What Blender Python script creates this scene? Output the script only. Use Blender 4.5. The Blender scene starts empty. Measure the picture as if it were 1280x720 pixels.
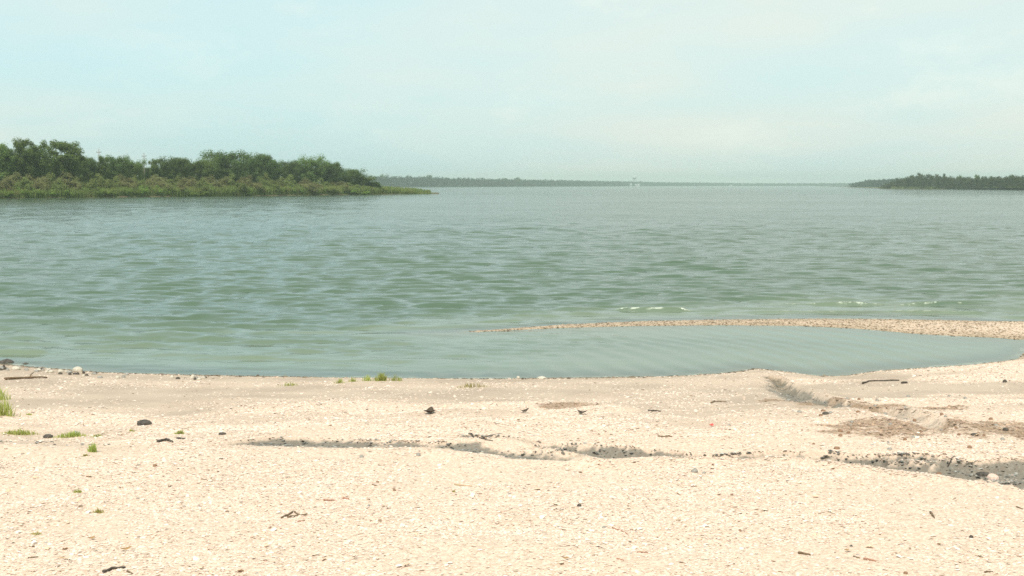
import bpy, math, random
import numpy as np

R = math.radians
rng = np.random.default_rng(7)
random.seed(7)
scn = bpy.context.scene
COL = scn.collection

# ------------------------------------------------------------------ camera
FPX, CX, CY = 1758.0, 640.0, 360.0          # focal length and centre in photo pixels
CAMZ, PITCH = 2.15, math.atan((360 - 231.5) / 1758.0)
cam = bpy.data.cameras.new('camera')
cam.sensor_width = 36.0
cam.lens = 36.0 * FPX / 1280.0
cam.clip_start, cam.clip_end = 0.05, 20000
cam_o = bpy.data.objects.new('camera', cam)
COL.objects.link(cam_o)
cam_o.location = (0, 0, CAMZ)
cam_o.rotation_euler = (R(90) - PITCH, 0, 0)
scn.camera = cam_o

# ------------------------------------------------------------------ sky and sun
SUN_EL, SUN_AZ = R(56), R(205)              # azimuth clockwise from +Y: behind the camera, a little to the left
world = bpy.data.worlds.new('World')
scn.world = world
world.use_nodes = True
nt = world.node_tree
nt.nodes.clear()
wo = nt.nodes.new('ShaderNodeOutputWorld')
bg = nt.nodes.new('ShaderNodeBackground')
bg.inputs['Strength'].default_value = 0.1
sky = nt.nodes.new('ShaderNodeTexSky')
sky.sky_type = 'NISHITA'
sky.sun_disc = False
sky.sun_elevation, sky.sun_rotation = SUN_EL, SUN_AZ
sky.air_density, sky.dust_density, sky.ozone_density = 1.0, 2.0, 1.0
tc = nt.nodes.new('ShaderNodeTexCoord')
# thin high cloud and a few soft cumulus heads, laid on a plane above the lake
sep = nt.nodes.new('ShaderNodeSeparateXYZ')
nt.links.new(tc.outputs['Generated'], sep.inputs[0])


def wmath(op, a, b=None, clamp=False):
    n = nt.nodes.new('ShaderNodeMath')
    n.operation = op
    n.use_clamp = clamp
    for i, v in enumerate((a, b)):
        if v is None:
            continue
        if isinstance(v, (int, float)):
            n.inputs[i].default_value = v
        else:
            nt.links.new(v, n.inputs[i])
    return n.outputs[0]


zz = wmath('ADD', wmath('MAXIMUM', sep.outputs['Z'], 0.0), 0.10)
pu = wmath('DIVIDE', sep.outputs['X'], zz)
pv = wmath('DIVIDE', sep.outputs['Y'], zz)
comb = nt.nodes.new('ShaderNodeCombineXYZ')
nt.links.new(pu, comb.inputs[0]); nt.links.new(pv, comb.inputs[1])


def wnoise(vec, scale, detail, rough, off):
    m = nt.nodes.new('ShaderNodeMapping')
    m.inputs['Location'].default_value = off
    m.inputs['Scale'].default_value = scale
    nt.links.new(vec, m.inputs[0])
    n = nt.nodes.new('ShaderNodeTexNoise')
    n.inputs['Scale'].default_value = 1.0
    n.inputs['Detail'].default_value = detail
    n.inputs['Roughness'].default_value = rough
    nt.links.new(m.outputs[0], n.inputs['Vector'])
    return n.outputs[0]


def wramp(v, lo, hi, a, b):
    m = nt.nodes.new('ShaderNodeMapRange')
    m.interpolation_type = 'SMOOTHSTEP'
    for k, x in (('From Min', lo), ('From Max', hi), ('To Min', a), ('To Max', b)):
        m.inputs[k].default_value = x
    nt.links.new(v, m.inputs['Value'])
    return m.outputs[0]


veil = wramp(wnoise(comb.outputs[0], (0.55, 0.4, 1), 4, 0.5, (3.1, 0.3, 0)), 0.30, 0.75, 0.0, 0.6)
veil = wmath('ADD', veil, wramp(sep.outputs['X'], -0.45, 0.45, 0.05, 0.45), True)
puff = wramp(wnoise(tc.outputs['Generated'], (8, 8, 19), 8, 0.64, (2.2, 5.1, 0.55)), 0.51, 0.70, 0.0, 1.0)
tint = nt.nodes.new('ShaderNodeMix'); tint.data_type = 'RGBA'; tint.blend_type = 'MULTIPLY'
tint.inputs[0].default_value = 1.0
nt.links.new(sky.outputs[0], tint.inputs[6])
tint.inputs[7].default_value = (0.93, 1.13, 1.02, 1)
mixv = nt.nodes.new('ShaderNodeMix'); mixv.data_type = 'RGBA'
nt.links.new(veil, mixv.inputs[0])
hazy = nt.nodes.new('ShaderNodeMix'); hazy.data_type = 'RGBA'
hazy.inputs[0].default_value = 0.7
nt.links.new(tint.outputs[2], hazy.inputs[6])
hazy.inputs[7].default_value = (5.45, 7.95, 8.5, 1)
nt.links.new(hazy.outputs[2], mixv.inputs[6])
mixv.inputs[7].default_value = (6.85, 7.2, 6.5, 1)
mixp = nt.nodes.new('ShaderNodeMix'); mixp.data_type = 'RGBA'
nt.links.new(wmath('MULTIPLY', puff, wramp(sep.outputs['X'], -0.30, 0.12, 0.14, 0.36)), mixp.inputs[0])
nt.links.new(mixv.outputs[2], mixp.inputs[6])
mixp.inputs[7].default_value = (7.9, 8.25, 7.4, 1)
nt.links.new(mixp.outputs[2], bg.inputs['Color'])
nt.links.new(bg.outputs[0], wo.inputs[0])

sun = bpy.data.lights.new('sun', 'SUN')
sun.energy, sun.angle, sun.color = 3.6, R(0.6), (1.0, 0.94, 0.84)
sun_o = bpy.data.objects.new('sun', sun)
COL.objects.link(sun_o)
sun_o.rotation_euler = (R(90) - SUN_EL, 0, -SUN_AZ + math.pi)
sun_o.location = (0, -5, 20)

vs = scn.view_settings
vs.view_transform, vs.look, vs.exposure, vs.gamma = 'Standard', 'None', 0.33, 1.0
vs.use_curve_mapping = False
scn.render.engine = 'CYCLES'
scn.cycles.use_denoising = False
scn.cycles.max_bounces = 6
scn.cycles.transparent_max_bounces = 8
scn.cycles.volume_bounces = 1
scn.cycles.pixel_filter_type = 'BLACKMAN_HARRIS'
scn.cycles.filter_width = 1.6


# ------------------------------------------------------------------ numpy helpers
def hash2(ix, iy, seed):
    h = (ix.astype(np.int64) * 374761393 + iy.astype(np.int64) * 668265263 + seed * 1442695041) & 0xFFFFFFFF
    h = ((h ^ (h >> 13)) * 1274126177) & 0xFFFFFFFF
    h = (h ^ (h >> 16)) & 0xFFFFFFFF
    return h / 4294967295.0


def vnoise(x, y, seed=0):
    x = np.asarray(x, float); y = np.asarray(y, float)
    ix, iy = np.floor(x), np.floor(y)
    fx, fy = x - ix, y - iy
    fx = fx * fx * (3 - 2 * fx); fy = fy * fy * (3 - 2 * fy)
    a, b = hash2(ix, iy, seed), hash2(ix + 1, iy, seed)
    c, d = hash2(ix, iy + 1, seed), hash2(ix + 1, iy + 1, seed)
    return (a + (b - a) * fx) * (1 - fy) + (c + (d - c) * fx) * fy


def fbm(x, y, seed=0, octv=4, gain=0.5):
    s, a, t = 0.0, 1.0, 0.0
    for o in range(octv):
        s = s + a * vnoise(x * 2 ** o + 17.3 * o, y * 2 ** o - 9.1 * o, seed + o)
        t += a; a *= gain
    return s / t


def sstep(x, a, b):
    t = np.clip((x - a) / (b - a), 0, 1)
    return t * t * (3 - 2 * t)


def ray(px, py):
    """direction of a photo pixel, y scaled to 1"""
    u, v = (px - CX) / FPX, (CY - py) / FPX
    dy = math.cos(PITCH) + v * math.sin(PITCH)
    dz = -math.sin(PITCH) + v * math.cos(PITCH)
    return u / dy, dz / dy


def on_level(px, py, z=0.0):
    sx, sz = ray(px, py)
    Y = (z - CAMZ) / sz
    return sx * Y, Y


def at_dist(px, py, Y):
    sx, sz = ray(px, py)
    return sx * Y, Y, CAMZ + sz * Y


def mesh_np(name, V, F, mat=None, attrs=None, smooth=False, mats=None, mat_idx=None):
    V = np.ascontiguousarray(V, dtype=np.float32)
    F = np.ascontiguousarray(F, dtype=np.int32)
    me = bpy.data.meshes.new(name)
    me.vertices.add(len(V)); me.vertices.foreach_set('co', V.ravel())
    n, k = F.shape
    me.loops.add(n * k); me.loops.foreach_set('vertex_index', F.ravel())
    me.polygons.add(n)
    me.polygons.foreach_set('loop_start', np.arange(0, n * k, k, dtype=np.int32))
    if smooth:
        me.polygons.foreach_set('use_smooth', np.ones(n, dtype=bool))
    for key, arr in (attrs or {}).items():
        arr = np.asarray(arr, dtype=np.float32)
        if arr.ndim == 1:
            a = me.attributes.new(key, 'FLOAT', 'POINT'); a.data.foreach_set('value', arr)
        else:
            if arr.shape[1] == 3:
                arr = np.concatenate([arr, np.ones((len(arr), 1), np.float32)], 1)
            a = me.attributes.new(key, 'FLOAT_COLOR', 'POINT'); a.data.foreach_set('color', np.ascontiguousarray(arr).ravel())
    for m in (mats or ([mat] if mat else [])):
        me.materials.append(m)
    if mat_idx is not None:
        me.polygons.foreach_set('material_index', np.ascontiguousarray(mat_idx, dtype=np.int32))
    me.update(calc_edges=True)
    return me


def link(name, me, parent=None, loc=(0, 0, 0), rot=(0, 0, 0), scale=(1, 1, 1)):
    o = bpy.data.objects.new(name, me)
    COL.objects.link(o)
    o.location, o.rotation_euler, o.scale = loc, rot, scale
    if parent:
        o.parent = parent
    return o


def tag(o, label=None, cat=None, group=None, kind=None):
    if label: o['label'] = label
    if cat: o['category'] = cat
    if group: o['group'] = group
    if kind: o['kind'] = kind
    return o


def grid_faces(nr, nc):
    i = np.arange((nr - 1) * (nc - 1))
    r, c = i // (nc - 1), i % (nc - 1)
    a = r * nc + c
    return np.stack([a, a + 1, a + nc + 1, a + nc], 1)


# ------------------------------------------------------------------ materials
class Mat:
    def __init__(self, name):
        self.m = bpy.data.materials.new(name)
        self.m.use_nodes = True
        self.t = self.m.node_tree
        self.t.nodes.clear()
        self.out = self.n('ShaderNodeOutputMaterial')

    def n(self, kind, **kw):
        x = self.t.nodes.new(kind)
        for k, v in kw.items():
            setattr(x, k, v)
        return x

    def set(self, sock, v):
        if isinstance(v, bpy.types.NodeSocket):
            self.t.links.new(v, sock)
        else:
            sock.default_value = v

    def attr(self, name, out='Fac'):
        return self.n('ShaderNodeAttribute', attribute_name=name).outputs[out]

    def math(self, op, a, b=0.0, clamp=False):
        x = self.n('ShaderNodeMath', operation=op, use_clamp=clamp)
        self.set(x.inputs[0], a); self.set(x.inputs[1], b)
        return x.outputs[0]

    def mix(self, f, a, b, blend='MIX'):
        x = self.n('ShaderNodeMix', data_type='RGBA', blend_type=blend)
        self.set(x.inputs[0], f)
        for s, v in ((x.inputs[6], a), (x.inputs[7], b)):
            self.set(s, v if isinstance(v, bpy.types.NodeSocket) else (*v, 1) if len(v) == 3 else v)
        return x.outputs[2]

    def noise(self, scale, detail=3, rough=0.5, vec=None, mapping=None, out=0, dist=0.0):
        x = self.n('ShaderNodeTexNoise')
        x.inputs['Scale'].default_value = scale
        x.inputs['Detail'].default_value = detail
        x.inputs['Roughness'].default_value = rough
        x.inputs['Distortion'].default_value = dist
        v = vec or self.n('ShaderNodeTexCoord').outputs['Object']
        if mapping:
            mp = self.n('ShaderNodeMapping')
            mp.inputs['Scale'].default_value = mapping[0]
            mp.inputs['Rotation'].default_value = mapping[1]
            self.t.links.new(v, mp.inputs[0]); v = mp.outputs[0]
        self.t.links.new(v, x.inputs['Vector'])
        return x.outputs[out]

    def ramp(self, v, lo, hi, a=0.0, b=1.0):
        x = self.n('ShaderNodeMapRange', interpolation_type='SMOOTHSTEP')
        for k, q in (('From Min', lo), ('From Max', hi), ('To Min', a), ('To Max', b)):
            self.set(x.inputs[k], q)
        self.set(x.inputs['Value'], v)
        return x.outputs[0]

    def bump(self, h, dist, strength=1.0, normal=None):
        x = self.n('ShaderNodeBump')
        self.set(x.inputs['Strength'], strength)
        self.set(x.inputs['Distance'], dist)
        self.set(x.inputs['Height'], h)
        if normal:
            self.t.links.new(normal, x.inputs['Normal'])
        return x.outputs[0]

    def principled(self, col, rough=0.8, normal=None, spec=0.3):
        p = self.n('ShaderNodeBsdfPrincipled')
        self.set(p.inputs['Base Color'], col if isinstance(col, bpy.types.NodeSocket) else (*col, 1))
        self.set(p.inputs['Roughness'], rough)
        p.inputs['Specular IOR Level'].default_value = spec
        if normal:
            self.t.links.new(normal, p.inputs['Normal'])
        return p.outputs[0]

    def surf(self, s):
        self.t.links.new(s, self.out.inputs['Surface'])
        return self.m


def simple_mat(name, col, var=0.25, scale=30, rough=0.85, bump=0.003, spec=0.25):
    k = Mat(name)
    n = k.noise(scale, 4, 0.6)
    c = k.mix(k.ramp(n, 0.3, 0.7), tuple(v * (1 - var) for v in col), tuple(min(1, v * (1 + var)) for v in col))
    return k.surf(k.principled(c, rough, k.bump(k.noise(scale * 2.3, 3), bump), spec))


# ------------------------------------------------------------------ the shape of the shore
def poly_world(pts, z=0.0):
    return np.array([on_level(px, py, z) for px, py in pts])


shore_px = [(-60, 453), (0, 455), (40, 459), (80, 462), (130, 466), (230, 469), (330, 471), (450, 472.5), (600, 474), (760, 472.5),
            (850, 470.5), (900, 467.5), (945, 461.5), (985, 466), (1020, 470.5), (1055, 470), (1090, 464.5), (1150, 460.5), (1215, 456), (1272, 449)]
shoreW = poly_world(shore_px)
shoreW = np.vstack([[-60, 19.0], [-14, 17.9], [-9, 17.3], shoreW, [6.65, 18.1], [7.15, 19.4], [8.0, 20.4], [8.7, 21.3], [9.6, 23.0], [14, 23.8], [60, 27]])
nearW = poly_world([(560, 417), (600, 415.5), (700, 411), (800, 408.5), (900, 407.5), (1000, 408.5), (1060, 411), (1100, 414), (1150, 419),
                    (1200, 422), (1250, 424), (1283, 427)])
farW = poly_world([(560, 414), (600, 412.5), (700, 405), (800, 400.5), (900, 398.5), (1000, 397.5), (1100, 397.5), (1200, 399), (1283, 402)])


def Ys(x):
    return np.interp(x, shoreW[:, 0], shoreW[:, 1])


PROF_S = [-4000, -400, -60, -20, -8, -3, -1, 0, 0.25, 0.6, 1, 2, 3, 4, 5.2, 6.2, 7.5, 10, 14, 30, 400, 5000]
PROF_Z = [-2.4, -2.4, -1.7, -0.95, -0.5, -0.26, -0.10, 0, 0.035, 0.055, 0.075, 0.12, 0.175, 0.24, 0.32, 0.385, 0.40, 0.42, 0.46, 0.6, 1.0, 1.0]


def base_height(x, y):
    ys = Ys(x)
    s = ys - y
    inland = sstep(s, 0.5, 4.0)
    s = s * (1 - inland) + (15.8 + 0.12 * np.sin(x * 0.5) - y) * inland
    z = np.interp(s, PROF_S, PROF_Z)
    # the shell spit that closes the pool
    yn = np.interp(x, nearW[:, 0], nearW[:, 1]); yf = np.interp(x, farW[:, 0], farW[:, 1])
    yc, w = (yn + yf) / 2, np.maximum((yf - yn) / 2 * 0.85, 0.10)
    tipx = nearW[1, 0]
    hc = np.interp(x, [tipx - 5, tipx - 1.2, tipx, tipx + 0.8, tipx + 2, tipx + 5, 7.2, 9], [-0.3, -0.035, 0.004, 0.012, 0.018, 0.025, 0.05, 0.16])
    w = np.where(x < tipx, 0.3, w)
    u = (y - yc) / w
    fall = np.where(np.abs(u) < 1, u * u, 1 + 2 * (np.abs(u) - 1) * np.minimum(1, w / 0.5))
    zs = hc - np.maximum(np.abs(hc), 0.03) * fall
    zs = np.maximum(zs, -3)
    return np.maximum(z, zs), s


# ruts and grey mud lines: photo polyline, half width (m), depth (m), amount of mud and dark tone
ruts_px = [
    ([(320, 557), (400, 554), (495, 556)], [.11, .18, .15], .03, 1.1),
    ([(545, 560), (590, 562), (640, 571), (705, 574)], [.10, .16, .12, .10], .035, 1.1),
    ([(558, 548), (600, 550), (645, 551), (700, 561)], [.04, .07, .05, .05], .03, .9),
    ([(698, 561), (745, 566), (790, 568.5), (860, 571)], [.13, .20, .16, .07], .07, 2.0),  # darkest rut: strong grey-black colour up to its far edge
    ([(955, 570), (1000, 571), (1050, 573), (1100, 580), (1160, 588), (1220, 596), (1300, 612)], [.05, .06, .10, .14, .15, .17, .2], .06, 1.25),
    ([(1100, 573), (1150, 576), (1190, 583), (1240, 592), (1310, 592)], [.08, .12, .2, .3, .38], .06, 1.3),
    ([(962, 471), (985, 487), (1012, 500), (1034, 506)], [.10, .18, .22, .16], .07, 1.0),
    ([(-30, 552), (60, 552), (135, 557)], [.08, .09, .05], .012, .5),
    ([(495, 557), (548, 561)], [.09, .09], .025, .95),
    ([(850, 571), (900, 571), (960, 570.5)], [.055, .05, .06], .035, 1.1),
    ([(1034, 506), (1090, 513), (1150, 527), (1172, 540)], [.14, .14, .15, .12], .06, .5),
]
RUTS = []
for pts, hw, dep, mud in ruts_px:
    w = []
    for px, py in pts:
        z = 0.30
        for _ in range(4):
            X, Y = on_level(px, py, z)
            z = float(base_height(np.array([X]), np.array([Y]))[0][0])
        w.append((X, Y))
    w, hw = np.array(w), np.array(hw)
    ax = 0 if np.ptp(w[:, 0]) > np.ptp(w[:, 1]) else 1          # runs across the view or away from it
    order = np.argsort(w[:, ax])
    RUTS.append((w[order], hw[order], dep, mud, ax))


def rut_fields(x, y):
    dz = np.zeros_like(x); mud = np.zeros_like(x); rim = np.zeros_like(x)
    wob = (fbm(x * 2.2, y * 2.2, 31, 3) - 0.5) * 0.22 + (fbm(x * 9, y * 9, 37, 2) - 0.5) * 0.07
    for P, hw, dep, m, ax in RUTS:
        a, b = (x, y) if ax == 0 else (y, x)
        xi = np.clip(a, P[0, ax], P[-1, ax])
        yc = np.interp(xi, P[:, ax], P[:, 1 - ax]); h = np.interp(xi, P[:, ax], hw)
        over = np.abs(a - xi)
        h = h * np.clip(1 - over / 0.25, 0, 1) + 1e-4
        t = (b - yc + wob * np.minimum(1, h * 12)) / h
        d = sstep(t, -1.1, 0.5) * (1 - sstep(t, 0.72, 1.05))
        dz = np.minimum(dz, -dep * d * np.clip(h / 0.03, 0, 1))
        rim = np.maximum(rim, 0.4 * dep * sstep(t, -3.2, -1.9) * (1 - sstep(t, -1.9, -1.0)) * np.clip(h / 0.06, 0, 1))
        rim = np.maximum(rim, 0.35 * dep * sstep(t, 0.95, 1.1) * (1 - sstep(t, 1.1, 2.6)) * np.clip(h / 0.06, 0, 1))
        mm = sstep(t, -1.6, -0.2) * (1 - sstep(t, 0.9, 1.08)) * m * np.clip(h / 0.02, 0, 1)
        mud = np.maximum(mud, mm)
    mud = mud * (0.62 + 0.38 * sstep(fbm(x * 4, y * 6, 33, 4, 0.65), 0.36, 0.55))
    return np.where(dz < -0.002, dz, dz + rim), mud


brownW = [(poly_world([(1110, 557)], .24)[0], .6, .75), (poly_world([(1245, 554)], .24)[0], .75, .85), (poly_world([(1110, 516)], .2)[0], .75, .5), (poly_world([(1030, 505)], .2)[0], .5, .5),
          (poly_world([(710, 517)], .18)[0], .3, .35), (poly_world([(1165, 522)], .2)[0], .4, .2)]


def fields(x, y):
    """height and surface character anywhere on the ground"""
    z, s = base_height(x, y)
    dz, mud = rut_fields(x, y)
    near = sstep(s, 0.15, 1.2)
    z = z + near * ((fbm(x * 0.55, y * 0.7, 3, 3) - 0.5) * 0.085 + (fbm(x * 2.3, y * 2.7, 9, 3) - 0.5) * 0.055 * sstep(s, 2.5, 4.5)) + dz
    # small bank where the shell sheet ends above the smooth sand
    edge = 3.75 + (fbm(x * 0.6, y * 0 + 2, 51, 3) - 0.5) * 2.2
    z = z + 0.03 * (sstep(s, edge - 0.12, edge + 0.1) - sstep(s, edge + 0.1, edge + 1.6)) * near
    patch = fbm(x * 0.8, y * 1.5, 71, 4)
    right = sstep(x, 1.9, 3.4)
    sh = sstep(s, edge - 0.15, edge + 0.35) * (0.55 + 0.45 * sstep(patch, 0.34, 0.52))
    sh = np.maximum(sh, sstep(s, 5.8, 6.6))
    sh = np.maximum(sh, right * sstep(patch, 0.36, 0.56) * sstep(s, 0.0, 0.3))
    sh = np.maximum(sh, 0.55 * (1 - sstep(np.abs(s - 0.12), 0.1, 0.34)))
    sh = np.maximum(sh, (0.10 + 0.25 * sstep(patch, 0.45, 0.6)) * sstep(s, 0.2, 1))
    spit = (y > Ys(x) + 0.25) & (z > -0.03)
    sh = np.where(spit, 0.95, sh)
    brown = np.zeros_like(x)
    for c, rx, ry in brownW:
        q = ((x - c[0]) / rx) ** 2 + ((y - c[1]) / ry) ** 2 + (fbm(x * 3, y * 3.5, 81, 4, 0.65) - 0.5) * 3.2
        brown = np.maximum(brown, (1 - sstep(q, 0.2, 1.2)) * 0.9)
    wet = 1 - sstep(z + (fbm(x * 1.6, y * 1.6, 91, 3) - 0.5) * 0.03, 0.0, 0.055)
    sh = sh * (1 - 0.93 * np.clip(mud, 0, 1))
    return z, s, sh, mud, brown, wet


def height(x, y):
    return float(fields(np.array([float(x)]), np.array([float(y)]))[0][0])


def on_ground(px, py):
    z = 0.25
    for _ in range(6):
        X, Y = on_level(px, py, z)
        z = height(X, Y)
    return X, Y, z


# ------------------------------------------------------------------ ground sheet
def axis(segs):
    out = []
    for a, b, st in segs:
        out.append(np.arange(a, b, st))
    return np.concatenate(out + [[segs[-1][1]]])


gx = axis([(-4600, -600, 400), (-600, -100, 50), (-100, -20, 5), (-20, -9, 0.4), (-9, 9.4, 0.06), (9.4, 20.2, 0.4), (20.2, 100.2, 5), (100.2, 600.2, 50), (600.2, 4600, 400)])
gy = axis([(-600, -100, 50), (-100, -10, 5), (-10, 4.6, 0.3), (4.6, 16.6, 0.04), (16.6, 24.6, 0.07), (24.6, 40, 0.5), (40, 100, 4), (100, 600, 50), (600, 4600, 400)])
GX, GY = np.meshgrid(gx, gy)
fx, fy = GX.ravel(), GY.ravel()
gz, gs, gsh, gmud, gbr, gwet = fields(fx, fy)

k = Mat('beach_sand_and_shell')
sh, wet = k.attr('shell'), k.attr('wet')
brk = k.math('MULTIPLY', k.math('SUBTRACT', k.noise(22, 5, 0.7), 0.5), 1.3)
mud = k.ramp(k.math('ADD', k.attr('mud'), brk), 0.28, 0.85)
br = k.ramp(k.math('ADD', k.attr('brown'), k.math('MULTIPLY', brk, 1.5)), 0.25, 1.0)
fine = k.noise(260, 3, 0.6)
mid = k.noise(38, 4, 0.65)
big = k.noise(1.3, 4, 0.55)
sand = k.mix(k.ramp(big, 0.35, 0.65), (0.375, 0.295, 0.23), (0.47, 0.373, 0.292))
sand = k.mix(k.ramp(fine, 0.35, 0.65), k.mix(0.22, sand, (0.25, 0.19, 0.12)), sand)
vor = k.n('ShaderNodeTexVoronoi'); vor.inputs['Scale'].default_value = 75
k.t.links.new(k.n('ShaderNodeTexCoord').outputs['Object'], vor.inputs['Vector'])
bw = k.n('ShaderNodeRGBToBW'); k.t.links.new(vor.outputs['Color'], bw.inputs[0])
hashc = k.mix(k.ramp(bw.outputs[0], 0.2, 0.8), (0.54, 0.405, 0.305), (0.68, 0.53, 0.42))
col = k.mix(k.math('MULTIPLY', sh, k.ramp(mid, 0.3, 0.5)), sand, hashc)
col = k.mix(k.math('MULTIPLY', br, 0.75), col, (0.20, 0.125, 0.07))
col = k.mix(k.math('MULTIPLY', mud, k.ramp(mid, 0.25, 0.6, 0.6, 1.0)), col, k.mix(k.ramp(mid, 0.3, 0.7), (0.095, 0.085, 0.07), (0.25, 0.222, 0.18)))
col = k.mix(wet, col, k.mix(1.0, col, (0.72, 0.68, 0.58), 'MULTIPLY'))
hgt = k.math('ADD', k.math('MULTIPLY', mid, 1.0), k.math('MULTIPLY', fine, 0.35))
nrm = k.bump(hgt, 0.008, 0.8)
MAT_GROUND = k.surf(k.principled(col, k.ramp(wet, 0, 1, 0.9, 0.45), nrm, 0.25))
me = mesh_np('ground', np.stack([fx, fy, gz], 1), grid_faces(len(gy), len(gx)), MAT_GROUND,
             {'shell': gsh, 'mud': gmud, 'brown': gbr, 'wet': gwet}, smooth=True)
tag(link('ground', me), 'pale shell and sand beach sloping to the lake and its bed', kind='structure')

# ------------------------------------------------------------------ water
dist = [14.6]
while dist[-1] < 30: dist.append(dist[-1] + 0.055)
while dist[-1] < 70: dist.append(dist[-1] * 1.0028)
while dist[-1] < 320: dist.append(dist[-1] * 1.0034)
while dist[-1] < 4450: dist.append(dist[-1] * 1.05)
wy = np.array(dist)
NC = 380
uu = np.linspace(-1, 1, NC)
uu = np.sign(uu) * (0.72 * np.abs(uu) + 0.28 * np.abs(uu) ** 3)
half = 0.46 * wy + 3.0 + 60 * sstep(wy, 60, 300) + 0.5 * np.maximum(wy - 300, 0)
WX = half[:, None] * uu[None, :]
WY = np.repeat(wy[:, None], NC, 1)
drow = np.gradient(wy)[:, None]
dcol = (half / NC * 1.6)[:, None]
bedz, _ = base_height(WX.ravel(), WY.ravel())
depth = np.maximum(-bedz.reshape(WX.shape), 0)
yn = np.interp(WX, nearW[:, 0], nearW[:, 1]); yf = np.interp(WX, farW[:, 0], farW[:, 1])
tipx = nearW[1, 0]
pool = sstep(WX - 0.35 * (WY - 19), tipx - 0.9, tipx + 2.6) * (1 - sstep(WY - (yn + yf) / 2, -0.2, 0.25))
lee = sstep(WX, tipx - 3.5, tipx + 1) * (1 - sstep(WY - yn, -0.6, 0.8))
calm = np.clip(np.maximum(pool, 0.55 * lee), 0, 1)
shoal = sstep(depth, 0.0, 0.30) * 0.75 + 0.25 * sstep(depth, 0, 0.06)
WZ = np.zeros_like(WX)
tot2, got2 = 0.0, 0.0
wr = np.random.default_rng(21)
gust = 0.82 + 0.36 * fbm(WX * 0.05 + 3, WY * 0.025, 5, 3)
for i in range(100):
    lam, spread, steep = ((0.42 + 0.78 * wr.random(), 20, 0.0031) if i < 50 else (0.22 + 0.38 * wr.random(), 36, 0.0030) if i < 84 else (1.8 + 1.7 * wr.random(), 18, 0.0012))
    th = R(90 - 8) + wr.normal() * R(spread)
    kx, ky = math.cos(th) * 2 * math.pi / lam, math.sin(th) * 2 * math.pi / lam
    amp = steep * lam
    vis = np.clip((lam - 2.4 * drow * abs(math.sin(th))) / (2.0 * drow), 0, 1) * np.clip((lam / max(0.08, abs(math.cos(th))) - 2.4 * dcol) / (2.0 * dcol), 0, 1)
    ph = kx * WX + ky * WY + wr.random() * 6.283 + 0.8 * np.sin(0.21 * WX + i) + 0.5 * np.sin(0.13 * WY + 2 * i)
    s_ = np.sin(ph)
    WZ += vis * amp * (s_ + 0.28 * np.sin(2 * ph) - 0.18 * np.cos(2 * ph))
    sl2 = (amp / lam) ** 2
    tot2 += sl2; got2 = got2 + sl2 * vis ** 2
WZ *= shoal * gust * (1 - 0.93 * calm)
# fine rings that spread from the pool's mouth into its still water
ring = np.hypot(WX - (tipx - 3.5), (WY - 15.2) * 0.8)
WZ += calm * sstep(depth, 0.01, 0.06) * 0.008 * np.sin(ring * 2 * math.pi / 0.36 + 9 * fbm(WX * 0.45, WY * 0.45, 61, 3)) * np.clip(1.25 - ring / 9.5, 0, 1) * (0.4 + 1.2 * fbm(WX * .9, WY * .9, 62, 2))
# small breaking wavelets outside the spit
foam = np.zeros_like(WX)
for p0, p1, hgt_, fo in (((765, 388.5), (868, 388.5), .05, 1.3), ((930, 381), (1265, 381.5), .05, .5), ((620, 397), (760, 393), .025, .1),
                         ((880, 391), (1290, 391.5), .03, .12), ((520, 372), (900, 366), .04, 0), ((150, 444), (420, 452), .03, 0), ((-20, 443), (60, 443), .035, 0)):
    a, b = np.array(on_level(*p0)), np.array(on_level(*p1))
    L = np.linalg.norm(b - a); e = (b - a) / L; nn = np.array([-e[1], e[0]])
    t = ((WX - a[0]) * e[0] + (WY - a[1]) * e[1]) / L
    d = (WX - a[0]) * nn[0] + (WY - a[1]) * nn[1] + (fbm(t * L * 0.7, t * 0, 41, 3) - 0.5) * 0.7
    env = sstep(t, 0, 0.18) * (1 - sstep(t, 0.82, 1)) * (0.45 + 1.1 * fbm(t * L * 1.1, t * 0 + 7, 43, 3))
    prof = np.where(d < 0, np.exp(-(d / 0.10) ** 2), np.exp(-(d / 0.34) ** 2))
    WZ += hgt_ * env * prof - 0.25 * hgt_ * env * np.exp(-((d + 0.32) / 0.2) ** 2)
    fm = fo * env * np.exp(-((d + 0.02) / 0.05) ** 2) * sstep(fbm(WX * 4, WY * 9, 47, 3), 0.48, 0.64)
    foam = np.maximum(foam, fm * 1.6)
swash = (1 - sstep(depth, 0.004, 0.02)) * sstep(depth, 0.0005, 0.004) * sstep(fbm(WX * 2.5, WY * 2.5, 49, 3), 0.5, 0.62) * 0.35
foam = np.clip(np.maximum(foam, swash), 0, 1)

k = Mat('lake_water')
d_, c_, f_ = k.attr('depth'), k.attr('calm'), k.attr('foam')
obj = k.n('ShaderNodeTexCoord').outputs['Object']
lively = k.math('SUBTRACT', 1.0, k.math('MULTIPLY', c_, 0.9))
g_ = k.math('MULTIPLY', k.ramp(k.noise(1.0, 3, 0.5, obj, ((0.012, 0.04, 1), (0, 0, 0.12))), 0.3, 0.7, 0.75, 1.2), k.ramp(k.noise(1.0, 4, 0.6, obj, ((0.10, 0.22, 1), (0, 0, 0.06))), 0.35, 0.65, 0.75, 1.25))
w1 = k.noise(1.0, 3, 0.55, obj, ((0.55, 1.15, 1), (0, 0, 0.10)))
w2 = k.noise(1.0, 3, 0.6, obj, ((2.2, 4.6, 1), (0, 0, -0.22)))
w3 = k.noise(1.0, 2, 0.5, obj, ((8.5, 15.0, 1), (0, 0, 0.3)))
hh = k.math('ADD', k.math('MULTIPLY', w1, 0.075), k.math('ADD', k.math('MULTIPLY', w2, 0.024), k.math('MULTIPLY', w3, 0.005)))
hh = k.math('MULTIPLY', k.math('MULTIPLY', hh, lively), g_)
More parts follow.
